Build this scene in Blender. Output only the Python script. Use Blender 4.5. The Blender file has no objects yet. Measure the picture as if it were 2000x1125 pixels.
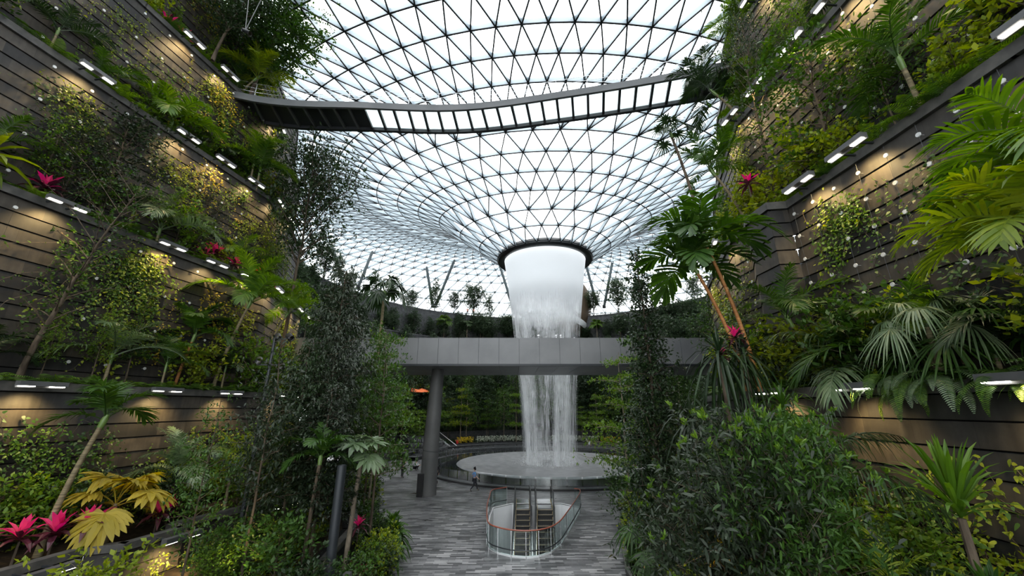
import bpy, math, random
import numpy as np
from mathutils import Vector, Matrix, geometry
from math import sin, cos, pi, radians, sqrt, atan2, tan
random.seed(7)
C = bpy.context.scene.collection
SC = bpy.context.scene

# ------------------------------------------------------------------ camera, sky, exposure
EYE = 6.35
FPX = 750.0
PITCH = radians(17.2)
cam = bpy.data.cameras.new('camera')
cam.sensor_width = 36.0
cam.lens = FPX / 2000 * 36
cam.clip_end = 600
camo = bpy.data.objects.new('camera', cam)
camo.location = (0, 0, EYE)
camo.rotation_euler = (pi / 2 + PITCH, 0, 0)
C.objects.link(camo)
SC.camera = camo

wd = bpy.data.worlds.new('overcast_sky')
SC.world = wd
wd.use_nodes = True
wn = wd.node_tree.nodes
bg = wn['Background']
bg.inputs[0].default_value = (0.96, 0.98, 1.0, 1)
bg.inputs[1].default_value = 4.2
SC.view_settings.view_transform = 'Standard'
SC.view_settings.look = 'None'
SC.view_settings.exposure = 0.0
SC.view_settings.gamma = 1.0
SC.view_settings.use_curve_mapping = False
cy = SC.cycles
cy.max_bounces = 5
cy.diffuse_bounces = 2
cy.glossy_bounces = 2
cy.transmission_bounces = 3
cy.transparent_max_bounces = 16
cy.caustics_reflective = False
cy.caustics_refractive = False
cy.sample_clamp_indirect = 4.0

sun = bpy.data.lights.new('veiled_sun', 'SUN')
sun.energy = 0.6
sun.angle = radians(25)
sun.color = (1, 0.98, 0.94)
suno = bpy.data.objects.new('veiled_sun', sun)
suno.rotation_euler = (radians(-22), radians(10), 0)
C.objects.link(suno)

# ------------------------------------------------------------------ photo measurement -> world points
_c, _s = cos(PITCH), sin(PITCH)
def ray(px, py):
    v = 562.5 - py
    return Vector((px - 1000, FPX * _c - v * _s, FPX * _s + v * _c))
def atz(px, py, z):
    r = ray(px, py)
    t = (z - EYE) / r.z
    return Vector((r.x * t, r.y * t, z))
def aty(px, py, y):
    r = ray(px, py)
    t = y / r.y
    return Vector((r.x * t, y, EYE + r.z * t))

# ------------------------------------------------------------------ mesh helpers
class MB:
    """collects vertices and faces, then links them as one mesh object"""
    def __init__(s):
        s.V = []; s.n = 0; s.F = []; s.uv = {}
    def add(s, V, F, mi=0, uv=None):
        V = np.asarray(V, dtype=np.float32).reshape(-1, 3)
        F = np.asarray(F, dtype=np.int32)
        s.V.append(V); s.F.append((F + s.n, mi, uv)); s.n += len(V)
        return s
    def box(s, x0, x1, y0, y1, z0, z1, mi=0, M=None):
        V = np.array([(x, y, z) for z in (z0, z1) for y in (y0, y1) for x in (x0, x1)], float)
        if M is not None:
            V = np.array([M @ Vector(v) for v in V])
        return s.add(V, [(0, 2, 3, 1), (4, 5, 7, 6), (0, 1, 5, 4), (1, 3, 7, 5), (3, 2, 6, 7), (2, 0, 4, 6)], mi)
    def bar(s, a, b, w, h, mi=0, up=(0, 0, 1)):
        a = Vector(a); b = Vector(b); d = b - a
        L = d.length
        if L < 1e-6: return s
        d /= L
        u = Vector(up)
        sd = d.cross(u)
        if sd.length < 1e-4: sd = d.cross(Vector((1, 0, 0)))
        sd.normalize(); u = sd.cross(d)
        V = [a + sd * (i * w / 2) + u * (j * h / 2) + d * (k * L) for k in (0, 1) for i, j in ((-1, -1), (1, -1), (1, 1), (-1, 1))]
        return s.add([tuple(v) for v in V], [(0, 1, 2, 3), (7, 6, 5, 4), (0, 4, 5, 1), (1, 5, 6, 2), (2, 6, 7, 3), (3, 7, 4, 0)], mi)
    def tube(s, pts, rad, n=6, mi=0, cap=True):
        pts = [Vector(p) for p in pts]
        m = len(pts)
        if not hasattr(rad, '__len__'): rad = [rad] * m
        V = []
        ref = Vector((0.31, 0.17, 1)) if abs((pts[-1] - pts[0]).normalized().z) < 0.8 else Vector((1, 0.2, 0.1))
        for i, p in enumerate(pts):
            d = (pts[min(i + 1, m - 1)] - pts[max(i - 1, 0)])
            if d.length < 1e-9: d = Vector((0, 0, 1))
            d.normalize()
            a = d.cross(ref).normalized(); b = d.cross(a)
            for k in range(n):
                t = 2 * pi * k / n
                V.append(tuple(p + (a * cos(t) + b * sin(t)) * rad[i]))
        F = [(i * n + k, i * n + (k + 1) % n, (i + 1) * n + (k + 1) % n, (i + 1) * n + k) for i in range(m - 1) for k in range(n)]
        s.add(V, F, mi)
        if cap and n == 6:
            o = (m - 1) * n
            s.add(V[o:], [(0, 1, 2, 3), (0, 3, 4, 5)], mi)
        return s
    def lathe(s, prof, n=48, c=(0, 0), mi=0, a0=0, a1=2 * pi, ex=1, ey=1):
        full = abs(a1 - a0 - 2 * pi) < 1e-6
        m = n if full else n + 1
        V = [(c[0] + r * ex * cos(a0 + (a1 - a0) * k / n), c[1] + r * ey * sin(a0 + (a1 - a0) * k / n), z) for r, z in prof for k in range(m)]
        F = [(i * m + k, i * m + (k + 1) % m, (i + 1) * m + (k + 1) % m, (i + 1) * m + k) for i in range(len(prof) - 1) for k in range(n)]
        return s.add(V, F, mi)
    def mesh(s, name, mats, smooth=False):
        me = bpy.data.meshes.new(name)
        if not s.V: return me
        V = np.concatenate(s.V)
        loops = []; tot = []; mi = []; uvs = []
        for F, m, uv in s.F:
            loops.append(F.ravel()); tot.append(np.full(len(F), F.shape[1], np.int32)); mi.append(np.full(len(F), m, np.int32))
            uvs.append(np.zeros((F.size, 2), np.float32) if uv is None else np.asarray(uv, np.float32).reshape(-1, 2))
        loops = np.concatenate(loops); tot = np.concatenate(tot); mi = np.concatenate(mi)
        me.vertices.add(len(V)); me.vertices.foreach_set('co', V.ravel())
        me.loops.add(len(loops)); me.loops.foreach_set('vertex_index', loops)
        me.polygons.add(len(tot))
        st = np.zeros(len(tot), np.int32); st[1:] = np.cumsum(tot)[:-1]
        me.polygons.foreach_set('loop_start', st)
        me.polygons.foreach_set('loop_total', tot)
        me.polygons.foreach_set('material_index', mi)
        me.polygons.foreach_set('use_smooth', np.full(len(tot), bool(smooth)))
        if any(u is not None for _, _, u in s.F):
            ul = me.uv_layers.new(name='UVMap')
            ul.data.foreach_set('uv', np.concatenate(uvs).ravel())
        for m in (mats if isinstance(mats, (list, tuple)) else [mats]):
            me.materials.append(m)
        me.update(calc_edges=True)
        return me
    def build(s, name, mats, parent=None, smooth=False):
        return obj(name, s.mesh(name, mats, smooth), parent)

def obj(name, me, parent=None, loc=None):
    o = bpy.data.objects.new(name, me)
    C.objects.link(o)
    if parent: o.parent = parent
    if loc is not None: o.location = loc
    return o
def tag(o, label=None, cat=None, group=None, kind=None):
    if label: o['label'] = label
    if cat: o['category'] = cat
    if group: o['group'] = group
    if kind: o['kind'] = kind
    return o
def empty(name, loc=(0, 0, 0), rz=0, sc=1):
    o = bpy.data.objects.new(name, None)
    C.objects.link(o)
    o.location = loc; o.rotation_euler = (0, 0, rz); o.scale = (sc, sc, sc)
    return o
def struct(o):
    o['kind'] = 'structure'
    return o

# ------------------------------------------------------------------ materials
def mat(name, col, rough=0.6, metal=0.0, spec=0.5, emit=None):
    m = bpy.data.materials.new(name); m.use_nodes = True
    b = m.node_tree.nodes['Principled BSDF']
    b.inputs['Base Color'].default_value = (*col, 1)
    b.inputs['Roughness'].default_value = rough
    b.inputs['Metallic'].default_value = metal
    b.inputs['Specular IOR Level'].default_value = spec
    if emit:
        b.inputs['Emission Color'].default_value = (*emit[0], 1)
        b.inputs['Emission Strength'].default_value = emit[1]
    return m
def nd(m, t): return m.node_tree.nodes.new(t)
def lk(m, a, b): m.node_tree.links.new(a, b)
def ramp(m, fac, stops):
    r = nd(m, 'ShaderNodeValToRGB')
    e = r.color_ramp.elements
    while len(e) < len(stops): e.new(0.5)
    for i, (p, c) in enumerate(stops):
        e[i].position = p; e[i].color = (*c, 1) if len(c) == 3 else c
    lk(m, fac, r.inputs[0])
    return r
def leafmat(name, cols, rough=0.42, trans=0.3, spec=0.5):
    m = mat(name, cols[0], rough, spec=spec)
    b = m.node_tree.nodes['Principled BSDF']
    g = nd(m, 'ShaderNodeNewGeometry'); oi = nd(m, 'ShaderNodeObjectInfo')
    ad = nd(m, 'ShaderNodeMath'); ad.operation = 'MULTIPLY_ADD'
    lk(m, oi.outputs['Random'], ad.inputs[0]); ad.inputs[1].default_value = 0.35
    mu = nd(m, 'ShaderNodeMath'); mu.operation = 'MULTIPLY'; mu.inputs[1].default_value = 0.65
    lk(m, g.outputs['Random Per Island'], mu.inputs[0]); lk(m, mu.outputs[0], ad.inputs[2])
    n = len(cols)
    r = ramp(m, ad.outputs[0], [(i / max(n - 1, 1), c) for i, c in enumerate(cols)])
    lk(m, r.outputs[0], b.inputs['Base Color'])
    t = nd(m, 'ShaderNodeBsdfTranslucent')
    hs = nd(m, 'ShaderNodeHueSaturation'); hs.inputs['Value'].default_value = 1.6; hs.inputs['Saturation'].default_value = 1.15
    hs.inputs['Hue'].default_value = 0.49
    lk(m, r.outputs[0], hs.inputs['Color']); lk(m, hs.outputs[0], t.inputs[0])
    mx = nd(m, 'ShaderNodeMixShader'); mx.inputs[0].default_value = trans
    lk(m, b.outputs[0], mx.inputs[1]); lk(m, t.outputs[0], mx.inputs[2])
    lk(m, mx.outputs[0], m.node_tree.nodes['Material Output'].inputs[0])
    return m
def noisy(name, c1, c2, scale=4, rough=0.7, spec=0.4, stretch=(1, 1, 1), metal=0, bump=0.0):
    m = mat(name, c1, rough, metal, spec)
    tc = nd(m, 'ShaderNodeTexCoord'); mp = nd(m, 'ShaderNodeMapping'); mp.inputs['Scale'].default_value = stretch
    nz = nd(m, 'ShaderNodeTexNoise'); nz.inputs['Scale'].default_value = scale; nz.inputs['Detail'].default_value = 5
    lk(m, tc.outputs['Object'], mp.inputs[0]); lk(m, mp.outputs[0], nz.inputs['Vector'])
    r = ramp(m, nz.outputs[0], [(0.35, c1), (0.65, c2)])
    lk(m, r.outputs[0], m.node_tree.nodes['Principled BSDF'].inputs['Base Color'])
    if bump:
        bp = nd(m, 'ShaderNodeBump'); bp.inputs['Strength'].default_value = bump
        lk(m, nz.outputs[0], bp.inputs['Height']); lk(m, bp.outputs[0], m.node_tree.nodes['Principled BSDF'].inputs['Normal'])
    return m

def stone_wall():
    m = mat('slate_cladding', (0.06, 0.06, 0.06), 0.62, spec=0.35)
    b = m.node_tree.nodes['Principled BSDF']
    uv = nd(m, 'ShaderNodeUVMap')
    br = nd(m, 'ShaderNodeTexBrick')
    br.inputs['Scale'].default_value = 1.0
    br.inputs['Brick Width'].default_value = 1.15
    br.inputs['Row Height'].default_value = 0.5
    br.inputs['Mortar Size'].default_value = 0.004
    br.offset = 0.37; br.offset_frequency = 3; br.squash = 1.6; br.squash_frequency = 2
    br.inputs['Color1'].default_value = (0, 0, 0, 1); br.inputs['Color2'].default_value = (1, 1, 1, 1)
    br.inputs['Mortar'].default_value = (0.0, 0.0, 0.0, 1)
    lk(m, uv.outputs[0], br.inputs['Vector'])
    r = ramp(m, br.outputs['Color'], [(0.0, (0.012, 0.012, 0.013)), (0.3, (0.024, 0.023, 0.022)), (0.6, (0.05, 0.043, 0.034)), (0.8, (0.021, 0.022, 0.024)), (1.0, (0.075, 0.063, 0.048))])
    nz = nd(m, 'ShaderNodeTexNoise'); nz.inputs['Scale'].default_value = 1.6; nz.inputs['Detail'].default_value = 8; nz.inputs['Roughness'].default_value = 0.65
    lk(m, uv.outputs[0], nz.inputs['Vector'])
    mp = nd(m, 'ShaderNodeMapping'); mp.inputs['Scale'].default_value = (2.2, 0.3, 1)
    n2 = nd(m, 'ShaderNodeTexNoise'); n2.inputs['Scale'].default_value = 3; n2.inputs['Detail'].default_value = 6
    lk(m, uv.outputs[0], mp.inputs[0]); lk(m, mp.outputs[0], n2.inputs['Vector'])
    s1 = ramp(m, nz.outputs[0], [(0.3, (0.55, 0.55, 0.55)), (0.7, (1.25, 1.2, 1.12))])
    s2 = ramp(m, n2.outputs[0], [(0.35, (0.7, 0.7, 0.7)), (0.75, (1.2, 1.2, 1.2))])
    m1 = nd(m, 'ShaderNodeMix'); m1.data_type = 'RGBA'; m1.blend_type = 'MULTIPLY'; m1.inputs[0].default_value = 1
    m2 = nd(m, 'ShaderNodeMix'); m2.data_type = 'RGBA'; m2.blend_type = 'MULTIPLY'; m2.inputs[0].default_value = 1
    lk(m, r.outputs[0], m1.inputs[6]); lk(m, s1.outputs[0], m1.inputs[7])
    lk(m, m1.outputs[2], m2.inputs[6]); lk(m, s2.outputs[0], m2.inputs[7])
    lk(m, m2.outputs[2], b.inputs['Base Color'])
    bp = nd(m, 'ShaderNodeBump'); bp.inputs['Strength'].default_value = 0.25; bp.inputs['Distance'].default_value = 0.02
    lk(m, nz.outputs[0], bp.inputs['Height']); lk(m, bp.outputs[0], b.inputs['Normal'])
    return m
def paver():
    m = mat('plaza_pavers', (0.2, 0.2, 0.2), 0.4, spec=0.5)
    b = m.node_tree.nodes['Principled BSDF']
    tc = nd(m, 'ShaderNodeTexCoord')
    br = nd(m, 'ShaderNodeTexBrick')
    br.inputs['Scale'].default_value = 1.0
    br.inputs['Brick Width'].default_value = 0.62; br.inputs['Row Height'].default_value = 0.13
    br.inputs['Mortar Size'].default_value = 0.006
    br.offset = 0.43; br.offset_frequency = 2; br.squash = 1.5; br.squash_frequency = 3
    br.inputs['Color1'].default_value = (0, 0, 0, 1); br.inputs['Color2'].default_value = (1, 1, 1, 1)
    br.inputs['Mortar'].default_value = (0, 0, 0, 1)
    lk(m, tc.outputs['Object'], br.inputs['Vector'])
    r = ramp(m, br.outputs['Color'], [(0.0, (0.04, 0.041, 0.043)), (0.35, (0.095, 0.097, 0.10)), (0.7, (0.155, 0.157, 0.16)), (1.0, (0.28, 0.28, 0.28))])
    nz = nd(m, 'ShaderNodeTexNoise'); nz.inputs['Scale'].default_value = 0.5; nz.inputs['Detail'].default_value = 6
    lk(m, tc.outputs['Object'], nz.inputs['Vector'])
    s1 = ramp(m, nz.outputs[0], [(0.35, (0.72, 0.72, 0.73)), (0.65, (1.1, 1.1, 1.1))])
    m1 = nd(m, 'ShaderNodeMix'); m1.data_type = 'RGBA'; m1.blend_type = 'MULTIPLY'; m1.inputs[0].default_value = 1
    lk(m, r.outputs[0], m1.inputs[6]); lk(m, s1.outputs[0], m1.inputs[7]); lk(m, m1.outputs[2], b.inputs['Base Color'])
    rr = ramp(m, nz.outputs[0], [(0.3, (0.26, 0.26, 0.26)), (0.75, (0.5, 0.5, 0.5))])
    lk(m, rr.outputs[0], b.inputs['Roughness'])
    return m
def clear(name, tint, alpha, rough=0.05, gloss=1.0):
    """thin pane: mostly see-through with a tinted share and a reflection"""
    m = bpy.data.materials.new(name); m.use_nodes = True
    nt = m.node_tree; nt.nodes.remove(nt.nodes['Principled BSDF'])
    tr = nd(m, 'ShaderNodeBsdfTransparent'); tr.inputs[0].default_value = (*tint, 1)
    gl = nd(m, 'ShaderNodeBsdfGlossy'); gl.inputs['Roughness'].default_value = rough
    gl.inputs[0].default_value = (gloss, gloss, gloss, 1)
    fr = nd(m, 'ShaderNodeFresnel'); fr.inputs[0].default_value = 1.4
    ad = nd(m, 'ShaderNodeMath'); ad.operation = 'MULTIPLY_ADD'; ad.inputs[1].default_value = 0.6; ad.inputs[2].default_value = alpha
    lk(m, fr.outputs[0], ad.inputs[0])
    mx = nd(m, 'ShaderNodeMixShader')
    lk(m, ad.outputs[0], mx.inputs[0]); lk(m, tr.outputs[0], mx.inputs[1]); lk(m, gl.outputs[0], mx.inputs[2])
    lk(m, mx.outputs[0], nt.nodes['Material Output'].inputs[0])
    return m
def frosted(name, col, share):
    m = clear(name, col, 0.0)
    nt = m.node_tree; out = nt.nodes['Material Output']; prev = out.inputs[0].links[0].from_socket
    tl = nd(m, 'ShaderNodeBsdfTranslucent'); tl.inputs[0].default_value = (*col, 1)
    mx = nd(m, 'ShaderNodeMixShader'); mx.inputs[0].default_value = share
    lk(m, prev, mx.inputs[1]); lk(m, tl.outputs[0], mx.inputs[2]); lk(m, mx.outputs[0], out.inputs[0])
    return m
def watermat(name, lo, hi, top, density, freq):
    """falling water: white droplets and strands with gaps between them"""
    m = bpy.data.materials.new(name); m.use_nodes = True
    nt = m.node_tree; nt.nodes.remove(nt.nodes['Principled BSDF'])
    uv = nd(m, 'ShaderNodeUVMap')
    mp = nd(m, 'ShaderNodeMapping'); mp.inputs['Scale'].default_value = (freq, 0.55, 1)
    n1 = nd(m, 'ShaderNodeTexNoise'); n1.inputs['Scale'].default_value = 1.0; n1.inputs['Detail'].default_value = 5; n1.inputs['Roughness'].default_value = 0.75
    lk(m, uv.outputs[0], mp.inputs[0]); lk(m, mp.outputs[0], n1.inputs['Vector'])
    mq = nd(m, 'ShaderNodeMapping'); mq.inputs['Scale'].default_value = (0.55, 0.035, 1)
    n2 = nd(m, 'ShaderNodeTexNoise'); n2.inputs['Scale'].default_value = 1.0; n2.inputs['Detail'].default_value = 3
    lk(m, uv.outputs[0], mq.inputs[0]); lk(m, mq.outputs[0], n2.inputs['Vector'])
    a = nd(m, 'ShaderNodeMath'); a.operation = 'MULTIPLY_ADD'; a.inputs[1].default_value = 1.1
    lk(m, n2.outputs[0], a.inputs[0]); lk(m, n1.outputs[0], a.inputs[2])
    sp = nd(m, 'ShaderNodeSeparateXYZ'); lk(m, uv.outputs[0], sp.inputs[0])
    hm = nd(m, 'ShaderNodeMapRange'); hm.inputs[1].default_value = lo; hm.inputs[2].default_value = hi
    hm.inputs[3].default_value = 0.0; hm.inputs[4].default_value = top
    lk(m, sp.outputs[1], hm.inputs[0])
    b = nd(m, 'ShaderNodeMath'); b.operation = 'ADD'
    lk(m, a.outputs[0], b.inputs[0]); lk(m, hm.outputs[0], b.inputs[1])
    r = ramp(m, b.outputs[0], [(0.0, (0, 0, 0)), (1.0, (1, 1, 1))])
    mr = nd(m, 'ShaderNodeMapRange'); mr.inputs[1].default_value = density; mr.inputs[2].default_value = density + 0.62
    lk(m, b.outputs[0], mr.inputs[0])
    df = nd(m, 'ShaderNodeBsdfDiffuse'); df.inputs[0].default_value = (0.93, 0.95, 0.97, 1)
    tl = nd(m, 'ShaderNodeBsdfTranslucent'); tl.inputs[0].default_value = (0.95, 0.97, 0.98, 1)
    m0 = nd(m, 'ShaderNodeMixShader'); m0.inputs[0].default_value = 0.6
    lk(m, df.outputs[0], m0.inputs[1]); lk(m, tl.outputs[0], m0.inputs[2])
    tr = nd(m, 'ShaderNodeBsdfTransparent')
    mx = nd(m, 'ShaderNodeMixShader')
    lk(m, mr.outputs[0], mx.inputs[0]); lk(m, tr.outputs[0], mx.inputs[1]); lk(m, m0.outputs[0], mx.inputs[2])
    lk(m, mx.outputs[0], nt.nodes['Material Output'].inputs[0])
    return m

M = dict(
    stone=stone_wall(), paver=paver(),
    coping=noisy('dark_coping', (0.035, 0.035, 0.034), (0.075, 0.072, 0.066), 3, 0.6),
    soil=noisy('soil', (0.012, 0.009, 0.006), (0.03, 0.022, 0.014), 6, 0.95, 0.1, bump=0.5),
    darkstone=noisy('dark_stone', (0.022, 0.024, 0.026), (0.06, 0.062, 0.065), 2.2, 0.5, 0.4),
    back=mat('wall_backing', (0.008, 0.008, 0.008), 0.9, spec=0.1),
    fixture=noisy('fixture_grey', (0.07, 0.072, 0.075), (0.10, 0.102, 0.105), 2, 0.45, 0.5, metal=0.3),
    lamp=mat('lamp_diffuser', (0.9, 0.9, 0.85), 0.4, emit=((1.0, 0.95, 0.84), 14.0)),
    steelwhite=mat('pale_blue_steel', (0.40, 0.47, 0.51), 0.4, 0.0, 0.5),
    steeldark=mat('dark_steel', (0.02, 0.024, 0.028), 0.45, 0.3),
    ring=noisy('oculus_ring_black', (0.012, 0.014, 0.015), (0.03, 0.032, 0.034), 1.0, 0.35, 0.5),
    roofglass=clear('roof_glass', (0.97, 0.985, 0.99), 0.0),
    glass=clear('rail_glass', (0.86, 0.92, 0.91), 0.015),
    poolglass=clear('pool_glass', (0.55, 0.62, 0.62), 0.2, 0.22),
    floorglass=frosted('laminated_floor_glass', (0.93, 0.985, 0.985), 0.62),
    chrome=mat('stainless', (0.62, 0.63, 0.64), 0.22, 1.0),
    discmetal=mat('disc_metal', (0.55, 0.56, 0.56), 0.45, 0.3),
    handrail=mat('red_brown_handrail', (0.22, 0.06, 0.035), 0.35, 0, 0.5),
    rubber=mat('black_rubber', (0.012, 0.012, 0.013), 0.4),
    white=mat('white_trim', (0.75, 0.76, 0.77), 0.35),
    concrete=noisy('grey_cladding', (0.115, 0.12, 0.125), (0.165, 0.17, 0.175), 0.35, 0.42, 0.5),
    column=noisy('grey_column', (0.08, 0.082, 0.082), (0.11, 0.11, 0.11), 0.6, 0.55),
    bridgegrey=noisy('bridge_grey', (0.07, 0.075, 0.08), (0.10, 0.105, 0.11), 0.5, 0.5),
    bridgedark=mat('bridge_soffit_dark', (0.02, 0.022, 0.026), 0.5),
    poolwater=mat('pool_water', (0.018, 0.02, 0.022), 0.06, 0, 0.6),
    bowl=noisy('bowl_water_film', (0.15, 0.155, 0.16), (0.27, 0.275, 0.28), 1.5, 0.3, 0.6),
    water=watermat('falling_water', 16.5, 21.5, 1.1, 0.95, 8.0),
    water_core=watermat('falling_water_core', 18, 23, 1.0, 1.10, 6.0),
    bark=noisy('bark', (0.035, 0.026, 0.018), (0.10, 0.078, 0.055), 9, 0.85, 0.2, (1, 1, 0.2)),
    palebark=noisy('pale_bark', (0.12, 0.10, 0.075), (0.24, 0.20, 0.15), 9, 0.8, 0.2, (1, 1, 0.4)),
    palmbark=noisy('palm_trunk', (0.10, 0.085, 0.05), (0.26, 0.21, 0.12), 5, 0.7, 0.3, (0.3, 0.3, 5)),
    orangebark=noisy('orange_palm_trunk', (0.20, 0.07, 0.02), (0.36, 0.17, 0.05), 4, 0.6, 0.3, (0.3, 0.3, 6)),
    shaft=mat('green_crownshaft', (0.10, 0.17, 0.04), 0.4),
    dark=leafmat('dark_leaf', [(0.006, 0.016, 0.005), (0.015, 0.034, 0.010), (0.028, 0.052, 0.015)], 0.42, 0.2, .3),
    grey=leafmat('dull_grey_leaf', [(0.007, 0.014, 0.006), (0.014, 0.025, 0.011), (0.026, 0.038, 0.020)], 0.42, 0.15, .3),
    mid=leafmat('mid_leaf', [(0.014, 0.040, 0.007), (0.030, 0.074, 0.010), (0.055, 0.115, 0.018)], 0.45, 0.32, .3),
    bright=leafmat('bright_leaf', [(0.03, 0.078, 0.008), (0.065, 0.135, 0.012), (0.125, 0.21, 0.022)], 0.45, 0.4, .3),
    lime=leafmat('lime_leaf', [(0.065, 0.115, 0.008), (0.14, 0.195, 0.012), (0.27, 0.31, 0.025)], 0.5, 0.42, .3),
    yellow=leafmat('yellow_leaf', [(0.20, 0.17, 0.02), (0.36, 0.28, 0.03), (0.50, 0.38, 0.05)], 0.5, 0.4, .3),
    fern=leafmat('fern_leaf', [(0.02, 0.055, 0.008), (0.05, 0.105, 0.014), (0.10, 0.17, 0.024)], 0.5, 0.38, .25),
    silver=leafmat('silvery_leaf', [(0.045, 0.085, 0.035), (0.085, 0.13, 0.06), (0.16, 0.20, 0.11)], 0.38, 0.28, .4),
    pink=leafmat('pink_leaf', [(0.45, 0.012, 0.09), (0.62, 0.025, 0.15), (0.72, 0.07, 0.19)], 0.4, 0.4, .3),
    red=leafmat('orange_red_leaf', [(0.40, 0.05, 0.02), (0.55, 0.10, 0.03), (0.6, 0.2, 0.06)], 0.45, 0.35),
    maroon=leafmat('maroon_leaf', [(0.025, 0.006, 0.010), (0.06, 0.012, 0.022), (0.09, 0.022, 0.03)], 0.35, 0.2),
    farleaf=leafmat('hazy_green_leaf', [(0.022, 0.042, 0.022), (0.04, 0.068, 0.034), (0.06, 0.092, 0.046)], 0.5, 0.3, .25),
    whiteflower=leafmat('white_petal', [(0.5, 0.55, 0.45), (0.7, 0.72, 0.65)], 0.5, 0.3),
    yellowflower=leafmat('yellow_petal', [(0.6, 0.45, 0.02), (0.75, 0.6, 0.05)], 0.5, 0.3),
    brown=noisy('brown_weave', (0.045, 0.03, 0.02), (0.13, 0.09, 0.055), 7, 0.7, 0.3, (1, 1, 3)),
)

# ------------------------------------------------------------------ leaf builders (numpy)
def rng(seed): return np.random.default_rng(seed)
def unit(a): return a / np.maximum(np.linalg.norm(a, axis=1, keepdims=True), 1e-9)
DIAMOND = [(0, .12), (.42, 1), (1, .04)]
LANCE = [(0, .2), (.3, .95), (.65, .8), (1, .04)]
BLADE = [(0, .5), (.2, .95), (.5, 1), (.78, .7), (1, .06)]
HEART = [(0, .45), (.22, 1), (.6, .75), (1, .05)]
def strips(mb, P, D, N, L, W, prof=DIAMOND, droop=0.0, mi=0, fold=0.0):
    """one flat (or V-folded) tapering strip per row: root P, direction D, face normal N, length L, width W"""
    n = len(P)
    if n == 0: return
    D = unit(D); S = unit(np.cross(D, N)); N = np.cross(S, D)
    L = np.broadcast_to(np.asarray(L, float), (n,)); W = np.broadcast_to(np.asarray(W, float), (n,))
    dr = np.broadcast_to(np.asarray(droop, float), (n,))
    s = len(prof); cols = 3 if fold else 2
    V = np.zeros((n, s, cols, 3))
    for i, (t, w) in enumerate(prof):
        c = P + D * (L * t)[:, None]
        c = c + np.array([0, 0, -1.0])[None] * (dr * L * t * t)[:, None] - D * (dr * L * t * t * 0.25)[:, None]
        e = S * (W * w / 2)[:, None]
        if fold:
            up = N * (W * w / 2 * fold)[:, None]
            V[:, i, 0] = c - e + up; V[:, i, 1] = c; V[:, i, 2] = c + e + up
        else:
            V[:, i, 0] = c - e; V[:, i, 1] = c + e
    base = (np.arange(n) * s * cols)[:, None]
    F = []
    for i in range(s - 1):
        for k in range(cols - 1):
            a = i * cols + k
            F.append(np.stack([base[:, 0] + a, base[:, 0] + a + 1, base[:, 0] + a + 1 + cols, base[:, 0] + a + cols], 1))
    mb.add(V.reshape(-1, 3), np.concatenate(F), mi)
def randdir(r, n, zb=0.0, flat=1.0):
    d = r.normal(size=(n, 3)); d[:, 2] = d[:, 2] * flat + zb
    return unit(d)
def clusters(mb, r, P, out, m, L, W, prof=DIAMOND, droop=0.2, zb=0.3, ob=0.7, mi=0, jitter=0.05, fold=0.0, flatn=0.8):
    """m leaves around each cluster point P; out = outward unit vectors"""
    n = len(P)
    PP = np.repeat(P, m, 0) + r.normal(size=(n * m, 3)) * jitter
    OO = np.repeat(out, m, 0)
    D = unit(randdir(r, n * m) * 1.0 + OO * ob + np.array([0, 0, zb]))
    N = unit(r.normal(size=(n * m, 3)) * (1 - flatn) + np.array([0, 0, 1.0]) * flatn + OO * 0.25)
    LL = L * r.uniform(0.65, 1.25, n * m)
    strips(mb, PP, D, N, LL, W * LL / L, prof, droop * r.uniform(0.5, 1.5, n * m), mi, fold)

def frond_curve(a0, a1, n, L=1.0):
    pts = [np.zeros(3)]; tg = []
    for i in range(n):
        a = radians(a0 + (a1 - a0) * ((i + .5) / n) ** 1.15)
        d = np.array([cos(a), 0, sin(a)]); tg.append(d)
        pts.append(pts[-1] + d * L / n)
    tg.append(tg[-1])
    return np.array(pts), np.array(tg)
def feather_frond(seed, a0=70, a1=-25, npair=44, ll=0.25, lw=0.016, t0=0.2, vee=25, droop=0.35, bend=0.0, blunt=False):
    """unit length pinnate frond along +X, arching"""
    r = rng(seed); mb = MB()
    pts, tg = frond_curve(a0, a1, 14)
    mb.tube([tuple(p) for p in pts], [0.012 - 0.0095 * i / 14 for i in range(15)], 3, 0, cap=False)
    t = np.linspace(t0, 0.995, npair)
    f = t * 14; i = np.minimum(f.astype(int), 13); fr = (f - i)[:, None]
    P = pts[i] * (1 - fr) + pts[np.minimum(i + 1, 14)] * fr
    T = unit(tg[i] * (1 - fr) + tg[np.minimum(i + 1, 14)] * fr)
    Yv = np.tile(np.array([0, 1.0, 0]), (npair, 1)); U = np.cross(T, Yv)
    U = np.where(U[:, 2:3] < 0, -U, U)
    u = (t - t0) / (1 - t0)
    ang = np.radians(72 - 45 * u + r.uniform(-5, 5, npair))
    LL = ll * (0.45 + 0.9 * np.sin(pi * np.clip(u * 0.86 + 0.12, 0, 1))) * r.uniform(0.88, 1.08, npair)
    if blunt: LL = ll * (0.6 + 0.6 * np.sin(pi * np.clip(u * 0.75 + 0.15, 0, 1)))
    for sg in (-1, 1):
        ve = np.radians(vee + r.uniform(-10, 10, npair))
        side = Yv * sg * np.cos(ve)[:, None] + U * np.sin(ve)[:, None]
        D = T * np.cos(ang)[:, None] + side * np.sin(ang)[:, None]
        N = unit(U - D * np.sum(U * D, 1)[:, None] + Yv * sg * -0.15)
        strips(mb, P, D, N, LL, lw * (1 + 0.3 * r.uniform(-1, 1, npair)), BLADE if not blunt else [(0, .5), (.35, .9), (.8, 1.15), (1, .7)], droop * r.uniform(.6, 1.4, npair), 0)
    return mb
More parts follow.
